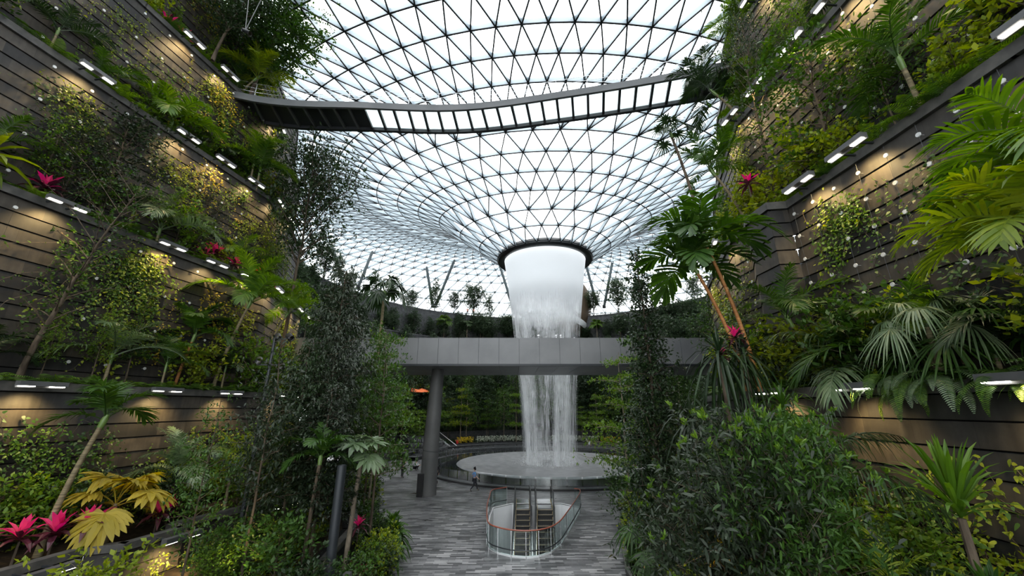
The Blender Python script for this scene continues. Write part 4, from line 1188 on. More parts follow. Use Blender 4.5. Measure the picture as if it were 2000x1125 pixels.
# pandanus masses over the near lower bed
for j, (x, y, z, s, h, lf, lab) in enumerate([
    (5.95, 11.0, 2.8, 1.25, 3.9, 'dark', 'drooping strap-leaved plant in front of the twin palm stems, tallest of the group'),
    (6.5, 9.7, 2.8, 1.1, 3.1, 'mid', 'drooping strap-leaved plant in the middle of the bushy group'),
    (6.9, 11.6, 3.0, 1.2, 4.0, 'dark', 'arching dark strap-leaved plant against the pilaster foot'),
    (5.4, 12.2, .6, 1.2, 4.4, 'grey', 'drooping strap-leaved plant beside the conical tree, brown dry leaves below'),
    (4.95, 11.4, .5, 1.0, 3.4, 'mid', 'low strap-leaved plant at plaza edge below the conical tree')]):
    strap_plant((x, y, z), lab, s, lf, 60, 1.35, .055, h, (85, -60), 1.1, var=j % 2, name='screw_pine')
palm((6.6, 9.2, 3.2), 'big dark feather palm with hanging fronds over the lance-leaved shrubs', leaf='dark', h=1.4, L=1.9, n=12, fkw=dict(npair=44, droop=.9), var=2)
palm((5.6, 10.4, 2.6), 'feather palm with raised fronds between the strap-leaved plants and the conical tree', leaf='mid', h=1.6, L=1.6, n=11, fkw=dict(npair=40, droop=.7), var=1)
# large lance-leaved shrubs in the near right corner of the bed
for j, (x, y, z, H, R, lab) in enumerate([
    (4.35, 8.0, 1.2, 4.7, .82, 'large lance-leaved shrub nearest the plaza edge, with bright green shoots on top'),
    (4.8, 7.3, 1.6, 4.2, .7, 'large lance-leaved shrub in front of the lit stone wall'),
    (3.6, 8.8, .5, 3.9, .9, 'lance-leaved shrub between the dark conical shrub and the plaza'),
    (5.5, 8.6, 2.2, 3.7, .85, 'lance-leaved shrub just below the strap-leaved plants'),
    (3.7, 6.5, .9, 2.5, 1.1, 'lowest lance-leaved shrub at the foot of the picture')]):
    tree('lance', (x, y, z), lab, H=H, Rs=R, name='oleander_shrub', cat='shrub', var=j % 3, leaf='mid' if j % 2 else 'grey')
strap_plant((6.5, 6.3, 3.0), 'tall glossy strap-leaved plant with upright bright leaves before the lit wall', 1.0, 'bright', 50, 1.5, .075, 1.8, (89, 38), .4, name='dracaena')
strap_plant((6.35, 6.0, 2.8), 'glossy strap-leaved plant with bent leaves just below the tall bright one', .9, 'mid', 34, .95, .075, 1.1, (88, 5), .5, name='dracaena', var=1)
palm((6.1, 5.6, 2.6), 'silvery fan palm drooping at the bottom corner below the dracaena', leaf='silver', kind='fan', h=.7, L=1.5, n=10, fkw=dict(nseg=34, spread=150, droop=1.0, w=.035), shaft=False)
palm((5.9, 7.2, 2.7), 'yellow-lit feather palm fronds standing upright in front of the lit stone wall', leaf='lime', h=.3, L=1.5, n=8, fkw=dict(npair=26), var=1, shaft=False)
palm((5.2, 14.8, .5), 'small fan palm leaning out over the plaza paving below the conical tree', leaf='mid', kind='fan', h=1.4, L=1.4, n=9, lean=(-.4, 0), fkw=dict(nseg=26, droop=.7))

# --- hand-placed palms on the cordyline side
palm(onl('L', 0, 415, 1.0), 'tall palm with golden stem and yellow lower fronds before the lit wall', leaf='bright', h=4.4, L=2.9, n=12, tr=.09, lean=(.9, 0), fkw=dict(npair=46, lw=.02))
palm(onl('L', 0, 340, 1.0), 'short-stemmed palm with upright vase of fronds under a bar light', leaf='mid', h=2.3, L=2.0, n=8, tr=.07, lean=(.3, 0), trunk='orangebark', fkw=dict(ll=.3, lw=.035))
palm(onl('L', 0, 200, 1.0), 'dark spreading palm with pale tips low on the eye-level ledge', leaf='silver', h=1.0, L=2.2, n=11, fkw=dict(npair=34))
palm(onl('L', 0, 485, 1.0), 'leaning slim palm behind the tall golden-stemmed palm', leaf='bright', h=4.4, L=2.0, n=9, tr=.08, lean=(1.3, 0), var=1, trunk='palmbark')
tree('sparse', onl('L', 0, 30, .8), 'leaning tree with thin brown trunk and sparse lit leaves near the corner', H=7.0, Rs=1.1, rz=0, lean=2.2, name='slender_tree', leaf='mid', L=.13)
palm((-13.4, 12.6, 2.4), 'palm with smooth green stem rising from the red cordyline bed', leaf='mid', h=3.4, L=1.7, n=7, tr=.085, lean=(.7, 0), trunk='palmbark', fkw=dict(lw=.026, ll=.32), var=2)
palm((-12.7, 13.8, 2.4), 'golden fan palm with broad pleated leaves beside the red cordylines', leaf='yellow', kind='fan', h=1.0, L=1.75, n=9, fkw=dict(nseg=20, w=.12, spread=115, droop=.4), shaft=False, cat='palm', name='fan_palm')
palm((-12.9, 16.2, 2.4), 'silvery feather palm behind the golden fan palm', leaf='silver', h=1.3, L=1.9, n=12, var=1)
palm((-11.6, 17.4, 2.4), 'olive palm clump beside the base of the lamp pole', leaf='lime', h=1.2, L=1.8, n=12, var=2)
palm((-6.35, 13.6, 1.4), 'feather palm with dark stem standing in the lowest bed, dense fan of fronds', leaf='mid', h=3.2, L=1.35, n=11, tr=.07, lean=(.1, 0), fkw=dict(lw=.03), trunk='bark')
palm((-5.6, 15.0, .5), 'fan palm with stiff silvery leaves on golden stem near the path', leaf='silver', kind='fan', h=4.1, L=1.35, n=9, tr=.09, lean=(.2, 0), trunk='palebark', fkw=dict(nseg=12, w=.13, spread=95, droop=.25))
palm((-9.0, 26.0, 9.5), 'spiky fan palm crown rising above the dark trees before the roof', leaf='dark', kind='fan', h=4.3, L=2.3, n=12, tr=.12, fkw=dict(nseg=14, w=.07, spread=60, droop=.5))
palm(onl('L', 1, 300, .8), 'silvery arching palm on the second planter of cordyline wall', leaf='silver', h=.8, L=2.6, n=11, fkw=dict(npair=40))
palm(onl('L', 2, 325, .7), 'vivid green palm on the third planter above a bar light', leaf='bright', h=.7, L=2.6, n=11, fkw=dict(npair=46, lw=.02), lo=1)
palm(onl('L', 2, 485, .2), 'green palm at the far end of the third planter near the bridge', leaf='bright', h=1.4, L=2.3, n=11, var=1)
palm(onl('L', 2, 500, .0), 'palm just under the bridge end with slim stem', leaf='mid', h=1.0, L=2.2, n=10, var=2)
palm(onl('L', 3, 470, .2), 'yellow-green palm at the bridge end with orange stems', leaf='lime', h=1.2, L=2.4, n=11, lean=(.6, 0))
palm(onl('L', 3, 60, .4, y=8.5), 'bare ringed palm trunk crossing the top corner', leaf='mid', h=5.0, L=2.0, n=8, tr=.16, lean=(.8, 0), trunk='palebark')
tree('smallleaf', onl('L', 1, 185, .8), 'bushy small-leaved tree on the second planter of cordyline wall', H=5.2, Rs=1.1, name='small_leaved_tree', leaf='grey', var=1)
tree('smallleaf', onl('L', 1, 105, .8), 'dark small-leaved shrub beside the bushy tree of the second planter', H=3.4, Rs=1.2, name='small_leaved_tree', leaf='grey', cat='shrub')
tree('smalldark', onl('L', 1, 375, .8), 'fine dark shrub with thin stems above the magenta cordyline', H=3.8, Rs=1.1, name='fine_shrub', cat='shrub')
tree('smallleaf', onl('L', 2, 20, .6, y=9.5), 'leafy shrub on the third planter near the corner bar light', H=2.2, Rs=1.1, name='fine_shrub', cat='shrub')
strap_plant(onl('L', 1, 10, .3, y=10.6), 'broad yellow-green strap-leaved plant at the picture edge', 1.3, 'lime', 26, 1.2, .16, .6, (80, -20), .6, name='dracaena', var=3)

# --- cordylines with pink young leaves
cl = [((-13.8, 10.0, 2.3), 1.5, 'low corner by the nearest planter coping'), ((-13.7, 11.2, 2.3), 1.5, 'front row, second from the camera'), ((-13.4, 12.0, 2.3), 1.6, 'front row, third from the camera'),
      ((-12.9, 12.4, 2.3), 1.7, 'just before the green-stemmed palm'), ((-12.6, 13.0, 2.3), 1.7, 'just behind the green-stemmed palm'), ((-11.9, 14.6, 2.3), 1.6, 'beyond the golden fan palm'),
      ((-12.2, 15.4, 2.3), 1.4, 'behind the golden fan palm, small'), ((-14.6, 11.4, 2.3), 1.5, 'back row by the wall vines'), ((-14.4, 10.4, 2.3), 1.4, 'back row nearest the camera'),
      ((-5.25, 13.6, .5), 1.1, 'path-side bed by the silvery fan palm'), ((-5.0, 14.9, .5), 1.2, 'path-side bed, tallest spike'), ((-5.1, 12.0, .5), 1.3, 'path-side bed nearest the camera'),
      ((-5.9, 16.8, 1.5), 1.2, 'beside the thin trunk past the fan palm'), ((-5.55, 15.9, .5), 1.0, 'path-side bed past the fan palm')]
for j, (p, s, w) in enumerate(cl):
    cordyline(p, 'pink-leaved cordyline, ' + w, s, j % 3, 'cordylines in the low beds')
cl = [('L', 1, 75, 1.7, 'before the small-leaved shrub'), ('L', 1, 412, 2.0, 'brightest magenta, over a bar light'), ('L', 1, 395, 1.4, 'small, beside the magenta one'), ('L', 1, 455, 1.7, 'behind the tall golden palm'),
      ('L', 1, 500, 1.8, 'orange-red, far end'), ('L', 3, 325, 1.5, 'on the top planter, near one'), ('L', 3, 350, 1.5, 'on the top planter, middle one'), ('L', 3, 378, 1.4, 'on the top planter, far one'), ('L', 1, 535, 1.4, 'last one before the dark trees')]
for j, (sd, i, px, s, w) in enumerate(cl):
    p = onl(sd, i, px, .45)
    cordyline(p, 'cordyline on the wall planter, ' + w, s, j % 3, 'cordylines on the wall planters', 'red' if j in (4,) else 'pink')
for j, (px, py, y, s) in enumerate([(1437, 665, 11.2, 1.1), (1408, 695, 11.3, .9), (1463, 365, 12.6, 1.2)]):
    p = aty(px, py, y); cordyline(p - Vector((0, 0, .35)), ['pink cordyline at the foot of the twin palms, upper one', 'pink cordyline at the foot of the twin palms, lower one', 'dark red cordyline on the far ledge of pilaster wall'][j], s, j)

# --- generic ledge planting: ferns along the lips, shrubs behind
kinds = ['small palm', 'lime bush', 'leafy bush', 'slender sapling']
cnt = {}
def ordn(key):
    cnt[key] = cnt.get(key, 0) + 1
    n = cnt[key]
    return ORD[min(n - 1, len(ORD) - 1)]
def fill(side, i, ys, dens=1.0):
    wall = CW if side == 'L' else PW
    fn = line_left if side == 'L' else line_right
    rr = random.Random(31 * i + (7 if side == 'L' else 3))
    y = ys[0]
    while y < ys[1]:
        off = rr.uniform(-.02, .35)
        v = rr.randrange(3)
        fern(onl(side, i, 0, off, y=y), '%s fern, %s planter of the %s, %s from the camera' % (['arching', 'lacy', 'bushy'][v], LED[i] if i < 4 else 'roof', wall, ordn((side, i, 'f', v))), rr.uniform(.95, 1.5), v, rr.choice(['fern', 'mid', 'bright', 'mid']), 'ferns on the wall planters')
        y += rr.uniform(.45, .8) / dens
    y = ys[0] + .4
    while y < ys[1]:
        t = rr.random(); p = onl(side, i, 0, rr.uniform(.45, .95), y=y)
        desc = '%s planter of the %s, %s of its kind from the camera' % (LED[i] if i < 4 else 'roof', wall, ordn((side, i, int(t * 4))))
        if t < .25: palm(p, 'small feather palm, ' + desc, leaf=rr.choice(['mid', 'bright', 'dark']), h=rr.uniform(.4, 1.3), L=rr.uniform(1.2, 1.9), n=8, tr=.05, var=rr.randrange(3), group='small palms on the wall planters')
        elif t < .5: tree('limebush', p, 'yellow-green bush, ' + desc, H=rr.uniform(1.0, 1.9), cat='bush', name='lime_bush', var=rr.randrange(2), group='bushes on the wall planters')
        elif t < .75: tree('bush', p, 'green leafy bush, ' + desc, H=rr.uniform(1.2, 2.3), cat='bush', name='leafy_bush', var=rr.randrange(2), group='bushes on the wall planters', leaf='bright' if y > 14 else 'mid')  # brighter leaf green farther along stands in for lamplit patches
        else: tree('slender', p, 'slender sapling, ' + desc, H=rr.uniform(2.2, 4.0), Rs=1.0, name='sapling', var=rr.randrange(2), leaf=rr.choice(['mid', 'bright']), group='saplings on the wall planters')
        y += rr.uniform(.9, 1.6) / dens
fill('L', 0, (10.2, 30)); fill('L', 1, (10.5, 32), .8); fill('L', 2, (7, 27), .62); fill('L', 3, (9.0, 25), .75); fill('L', 4, (10, 24), .8)
fill('R', 0, (5.6, 18), 1.5); fill('R', 1, (5.5, 22), .8); fill('R', 2, (6, 20), .8); fill('R', 3, (7, 18)); fill('R', 4, (8, 17), .8)
for j, px in enumerate((1735, 1770, 1800, 1840)):
    p = onl('R', 0, px, .0); p.z += .1
    fern(p, 'long hanging sword fern over the planter lip, %s from the camera' % ORD[3 - j], 1.1, j % 2, 'silver' if j % 2 else 'fern', 'hanging sword ferns', True)
for j, y in enumerate((6.1, 6.9)):
    p = onl('R', 0, 0, .0, y=y); fern(p, 'long hanging sword fern beside the close dark bar light, ' + ('nearer' if j == 0 else 'farther'), 1.0, j, 'fern', 'hanging sword ferns', True)

# --- low beds
rr = random.Random(5)
def scatter_bed(xy, n, z, lab, grp, area):
    for x, y in sorted([xy(rr) for _ in range(n)], key=lambda q: q[1]):
        t = rr.random()
        d = '%s, %s of its kind from the camera' % (area, ordn((area, 0 if t < .34 else 1 if t < .67 else 2)))
        if t < .34: fern((x, y, z), 'green fern in ' + d, rr.uniform(1.0, 1.7), rr.randrange(3), rr.choice(['fern', 'mid', 'bright']), grp)
        elif t < .67: tree('bush', (x, y, z), 'leafy bush in ' + d, H=rr.uniform(.8, 1.7), cat='bush', name='leafy_bush', var=rr.randrange(2), group=grp, leaf=rr.choice(['mid', 'dark', 'bright']))
        else: tree('limebush', (x, y, z), 'yellow-green bush in ' + d, H=rr.uniform(.7, 1.4), cat='bush', name='lime_bush', var=rr.randrange(2), group=grp)
def b1(r):
    y = r.uniform(9.5, 23); x0 = np.interp(y, [q[1] for q in B1[:9]], [q[0] for q in B1[:9]]) if y < 26 else -10
    return (x0 - (r.uniform(2.4, 4.2) if y < 15.5 else r.uniform(.4, 4.0)), y)
def b2(r):
    y = r.uniform(9, 26); x0 = np.interp(y, [q[1] for q in B2], [q[0] for q in B2]); return (x0 - r.uniform(.4, 3.6), y)
def b3(r):
    y = r.uniform(12, 29); x0 = np.interp(y, [q[1] for q in B3], [q[0] for q in B3]); return (x0 - r.uniform(.3, 1.3), y)
def r2(r):
    y = r.uniform(11, 27); x0 = np.interp(y, [q[1] for q in R2], [q[0] for q in R2]); return (x0 + r.uniform(.4, 2.2), y)
def r3(r):
    y = r.uniform(5, 14); return (np.interp(y, [q[1] for q in R3], [q[0] for q in R3]) + r.uniform(.3, 2.2), y)
scatter_bed(b1, 46, zB1 - .25, '', 'undergrowth of the cordyline bed', 'the cordyline bed')
scatter_bed(b2, 46, zB2 - .22, '', 'undergrowth of the middle bed', 'the bed below the dense trees')
scatter_bed(b3, 34, zB3 - .12, '', 'undergrowth of the path-side bed', 'the path-side bed')
scatter_bed(r2, 40, .38, '', 'undergrowth of the plaza-edge bed', 'the bed round the conical tree')
scatter_bed(r3, 24, 2.6, '', 'undergrowth below the pilaster wall', 'the bed below the pilaster wall')
for j, (x, y, s) in enumerate([(-5.15, 19.0, 1.25), (-4.85, 17.6, 1.1), (-5.6, 20.4, 1.2)]):
    strap_plant((x, y, .4), 'glossy lobed-leaf bush spilling over the path edge, %s from the camera' % ORD[[1, 0, 2][j]], s, 'mid', 60, .85, .16, .5, (80, -30), .6, name='philodendron', cat='bush', var=4)
# saplings with slim trunks in the middle bed
for j, (x, y, H) in enumerate([(-5.9, 18.2, 8.5), (-7.9, 13.2, 7.2), (-7.4, 21.5, 9.0), (-9.5, 15.5, 6.0), (-8.6, 11.8, 5.2)]):
    tree('slender', (x, y, zB2 - .2), 'slim-trunked tree in the bed below the dense trees, %s from the camera' % ORD[[3, 1, 4, 2, 0][j]], H=H, Rs=.8, name='slim_tree', var=j % 2, leaf='grey' if j % 2 else 'mid')

# --- climbers on the walls
def vine_mesh(seed, w=2.2, h=3.6, ns=9, leaf=.11, dens=1.0):
    r = rng(seed); mb = MB(); P = []; 
    for s in range(ns):
        x = r.uniform(-w / 2, w / 2); z = r.uniform(-h * .1, 0) if s % 2 else r.uniform(-h * .6, 0); dx = r.normal() * .1; pts = []
        L = r.uniform(.35, 1.0) * h; y = -.05
        while L > 0 and z > -h:
            pts.append((x, y, z)); dx = .8 * dx + r.normal() * .06; x += dx; z -= .12; L -= .12; y = -.05 - abs(r.normal()) * .04
        if len(pts) < 3: continue
        mb.tube(pts, .007, 3, 1, cap=False)
        for p in pts:
            if r.random() < .75 * dens: P.append(p)
            if r.random() < .5 * dens: P.append((p[0] + r.normal() * .12, p[1] - .05, p[2] + r.normal() * .08))
            if r.random() < .12:
                for q in range(6): P.append((p[0] + r.normal() * .14, p[1] - .08, p[2] + r.normal() * .14))
    P = np.array(P); n = len(P)
    D = unit(r.normal(size=(n, 3)) * np.array([1, .35, .6]) + np.array([0, -.35, -.35]))
    N = unit(np.array([0, -1.0, .5]) + r.normal(size=(n, 3)) * .4)
    LL = leaf * r.uniform(.6, 1.35, n)
    strips(mb, P, D, N, LL, LL * .62, HEART, .15, 0)
    return mb
vc = {}
def vine(p, nr, wall, tier, leaf, sc=1, v=0):
    me = cached(('vine', v, leaf), lambda: vine_mesh(40 + v, w=[2.2, 1.6, 2.6, 1.2][v], h=[3.6, 4.6, 2.4, 5.0][v], ns=[10, 8, 14, 5][v], dens=[1, 1, 1.3, .9][v]).mesh('climbing_vine', [M[leaf], M['bark']]))
    o = obj('climbing_vine', me, None, p + nr * .04)
    o.rotation_euler = (0, 0, atan2(nr.y, nr.x) + pi / 2)
    o.scale = (sc * random.choice((1, -1)), sc, sc)
    t = ['trailing', 'long hanging', 'bushy', 'thin'][v]
    hue = {'lime': 'yellow-green', 'bright': 'bright green', 'mid': 'green', 'yellow': 'golden', 'dark': 'dark'}[leaf]
    tag(o, '%s %s vine, %s tier of the %s, %s from the camera' % (t, hue, tier, wall, ordn(('v', wall, tier, v, leaf))), 'vine', 'climbing vines on the ' + wall)
    return o
TIER = ['base', 'second', 'third', 'fourth', 'roof']
for i in range(5):
    nv = [22, 18, 18, 18, 12][i]
    ys = sorted(random.uniform([9.5, 9.5, 6.5, 8.5, 10][i], [30, 31, 28, 26, 25][i]) for _ in range(nv))
    for y in ys:
        d = tang(line_left, LA[i], y); nr = Vector((d.y, -d.x, 0)); z0 = LZ[i] - random.uniform(.2, 2.2)
        far = y > 15
        vine(Vector((line_left(LA[i], y), y, z0)), nr, CW, TIER[i], random.choice(['lime', 'bright', 'lime', 'lime', 'lime', 'bright', 'yellow'] if far else ['mid', 'bright', 'lime']), random.uniform(.8, 1.15) * (1.05 if far else .95), random.randrange(4))
    nv = [12, 18, 18, 14, 8][i]
    ys = sorted(random.uniform(5 if i < 3 else 7, 21) for _ in range(nv))
    for y in ys:
        a = RA[i] if i != 1 else (10.4 if y < 12.2 else 10.2)
        if i == 1 and 12.2 < y < 14: continue
        d = tang(line_right, a, y); nr = Vector((-d.y, d.x, 0)); z0 = RZ[i] - random.uniform(.2, 2.2)
        if i == 0: z0 -= .6
        vine(Vector((line_right(a, y), y, z0)), nr, PW, TIER[i], random.choice(['lime', 'bright', 'mid', 'lime'] if y > 10 else ['mid', 'bright', 'lime']), random.uniform(.75, 1.05), random.randrange(4))
for j, (x, y, z, a) in enumerate([(-12.5, 10.4, 2.3, 80), (-11.2, 13.4, 2.3, 78), (-11.1, 15.4, 2.2, 72), (-10.6, 17.0, 2.3, 72), (-10.0, 19.2, 2.3, 72), (-10.4, 16.0, 2.5, 72), (-6.6, 9.8, 1.4, 70), (-10.9, 14.9, 2.4, 72), (-9.7, 20.8, 2.3, 80)]):
    nr = Vector((sin(radians(a)), -cos(radians(a)), 0))
    vine(Vector((x + .35, y, z)), nr, 'low stepped planters', 'front', 'lime' if j % 3 else 'yellow', .62, j % 3)

# --- the planted bowl beyond the pool
names = {'terminalia_far': ('layered_tree', 'loosely layered tree'), 'terminalia': ('layered_tree', 'light green layered tree'), 'terminalia_mid': ('layered_tree', 'green layered tree'), 'farround': ('broadleaf_tree', 'round hazy-green tree'), 'fartall': ('broadleaf_tree', 'tall hazy-green tree'), 'slender': ('slender_tree', 'slender tree')}
def arc_trees(r, z, a0, a1, n, ks, H, jit=1.2, area='', seed=1, Rs=1.0):
    q = random.Random(seed)
    for j in range(n):
        t = radians(a0 + (a1 - a0) * (j + .5) / n + q.uniform(-1.5, 1.5)); rr_ = r + q.uniform(-jit, jit) * .5
        kd = q.choice(ks)
        p = (PC.x + rr_ * cos(t), PC.y + rr_ * sin(t), z)
        nm, ds = names[kd]
        tree(kd, p, '%s on %s, %s from the pilaster side' % (ds, area, ordn((area, kd))), H=H * q.uniform(.6, 1.3), Rs=Rs * q.uniform(.9, 1.15), name=nm, var=q.randrange(3), group='trees on ' + area)
arc_trees(20.4, .95, 20, 172, 17, ['terminalia', 'terminalia_far', 'terminalia_far', 'slender'], 7.6, 1.6, area='the lowest terrace', seed=2, Rs=.95)
arc_trees(23.6, 2.5, 12, 190, 34, ['slender', 'fartall', 'fartall', 'terminalia_far'], 8.4, 2, area='the second terrace', seed=3)
arc_trees(26.8, 7.4, 5, 200, 38, ['farround', 'fartall', 'fartall', 'terminalia_far'], 6.6, 2, area='the third terrace', seed=4)
arc_trees(29.3, 13.1, 5, 205, 38, ['farround', 'fartall', 'terminalia_far'], 5.6, 2, area='the fourth terrace', seed=5, Rs=1.1)
arc_trees(31.8, 18.9, 0, 205, 34, ['farround', 'fartall', 'farround'], 4.6, area='the fifth terrace', seed=6, Rs=1.2)
arc_trees(34.5, 24.5, 25, 205, 24, ['farround', 'farround', 'fartall'], 5.6, 4, area='the top terrace', seed=8, Rs=1.05)
for j, (a, r_, z, lf) in enumerate([(112, 29.2, 13.1, 'silver'), (106, 29, 13.1, 'silver'), (101, 29.3, 13.1, 'silver'), (118, 29.1, 13.1, 'silver'), (115, 31.8, 18.9, 'silver'), (124, 31.5, 18.9, 'bright'), (96, 31.3, 18.9, 'silver'), (109, 31.6, 18.9, 'silver'), (75, 29.3, 13.1, 'silver'), (66, 31.3, 18.9, 'bright')]):
    t = radians(a)
    palm((PC.x + r_ * cos(t), PC.y + r_ * sin(t), z), 'pale fan palm on the far terraces, %s placed from the waterfall side' % ORD[j], leaf=lf, kind='fan', h=3.2 if z > 15 else 3.0, L=2.0, n=14, tr=.13, fkw=dict(nseg=20, w=.09, spread=140), group='fan palms on the far terraces', trunk='palebark', name='fan_palm')
# hedge foliage covering the terrace soil: uncountable undergrowth
for i, (r_, z, hh) in enumerate([(20.6, 1.0, .7), (23.2, 2.6, 1.3), (26.2, 7.5, 1.6), (28.8, 13.2, 1.5), (31.2, 19.0, 1.5), (34, 24.6, 1.6)]):
    q = rng(60 + i); n = 5200
    t = q.uniform(radians(0), radians(205), n); rad = r_ + q.uniform(-.6, 1.4, n)
    P = np.stack([PC.x + rad * np.cos(t), PC.y + rad * np.sin(t), z + q.uniform(-2.6 if i > 1 else 0, hh, n) * (.6 + .4 * np.sin(t * 37) * np.sin(t * 11))], 1)
    out = unit(np.stack([-np.cos(t), -np.sin(t), np.ones(n) * .6], 1))
    mb = MB(); clusters(mb, q, P, out, 3, .34, .14, DIAMOND, .3, .2, .6, 0, .15)
    tag(mb.build('undergrowth', M['farleaf' if i % 2 else 'dark']), 'low leafy undergrowth covering the %s terrace beyond the pool' % ['lowest', 'second', 'third', 'fourth', 'fifth', 'top'][i], 'undergrowth', kind='stuff')
# flower beds by the pool
for j, (a0, a1, col, lab) in enumerate([(122, 130, 'yellowflower', 'yellow flowers in the terrace bed near the red-shirted visitor'), (98, 120, 'whiteflower', 'white flowers in the terrace bed beside the falling water'), (62, 84, 'whiteflower', 'white flowers in the terrace bed past the falling water'), (52, 61, 'yellowflower', 'yellow and orange flowers in the terrace bed close to the conical tree')]):
    q = rng(80 + j); n = int(26 * (a1 - a0)); t = np.radians(q.uniform(a0, a1, n)); rad = q.uniform(19.6, 20.3, n)
    P = np.stack([PC.x + rad * np.cos(t), PC.y + rad * np.sin(t), 1.1 + q.uniform(0, .75, n)], 1)
    mb = MB(); clusters(mb, q, P, np.tile([[0, -.6, .6]], (n, 1)), 5, .13, .07, HEART, .1, .3, .4, 0, .03)
    tag(mb.build('flowers', M[col]), lab, 'flowers', kind='stuff')

# ================================================================== PEOPLE
def skin_mesh(name, V, E, Rr, mt, levels=1):
    me = bpy.data.meshes.new(name); me.from_pydata(V, E, [])
    o = bpy.data.objects.new(name + '_cage', me); C.objects.link(o)
    md = o.modifiers.new('s', 'SKIN'); md.use_smooth_shade = True
    sv = me.skin_vertices[0].data
    for v, r_ in zip(sv, Rr): v.radius = (r_, r_)
    sv[0].use_root = True
    ss = o.modifiers.new('u', 'SUBSURF'); ss.levels = levels; ss.render_levels = levels
    dg = bpy.context.evaluated_depsgraph_get()
    out = bpy.data.meshes.new_from_object(o.evaluated_get(dg), depsgraph=dg)
    out.name = name; out.materials.clear(); out.materials.append(mt)
    bpy.data.objects.remove(o)
    return out
M['skin'] = mat('skin', (0.42, 0.24, 0.16), 0.55)
M['hair'] = mat('black_hair', (0.012, 0.010, 0.009), 0.5)
M['shoe'] = mat('dark_shoe', (0.02, 0.02, 0.02), 0.5)
STAND = dict(pelvis=(0, 0, .93), belly=(0, .0, 1.10), chest=(0, .0, 1.32), neck=(0, 0, 1.46), jaw=(0, .02, 1.55), head=(0, .01, 1.63), crown=(0, 0, 1.70),
    hipL=(-.09, 0, .87), kneeL=(-.10, .02, .48), ankL=(-.10, -.02, .09), toeL=(-.11, .15, .035), hipR=(.09, 0, .87), kneeR=(.10, .02, .48), ankR=(.10, -.02, .09), toeR=(.11, .15, .035),
    shL=(-.18, 0, 1.39), elL=(-.24, -.03, 1.12), wrL=(-.25, .06, .88), shR=(.18, 0, 1.39), elR=(.24, -.03, 1.12), wrR=(.25, .06, .88))
RAD = dict(pelvis=.135, belly=.115, chest=.14, neck=.052, jaw=.07, head=.092, crown=.06, hip=.092, knee=.058, ank=.038, toe=.034, sh=.056, el=.04, wr=.026)
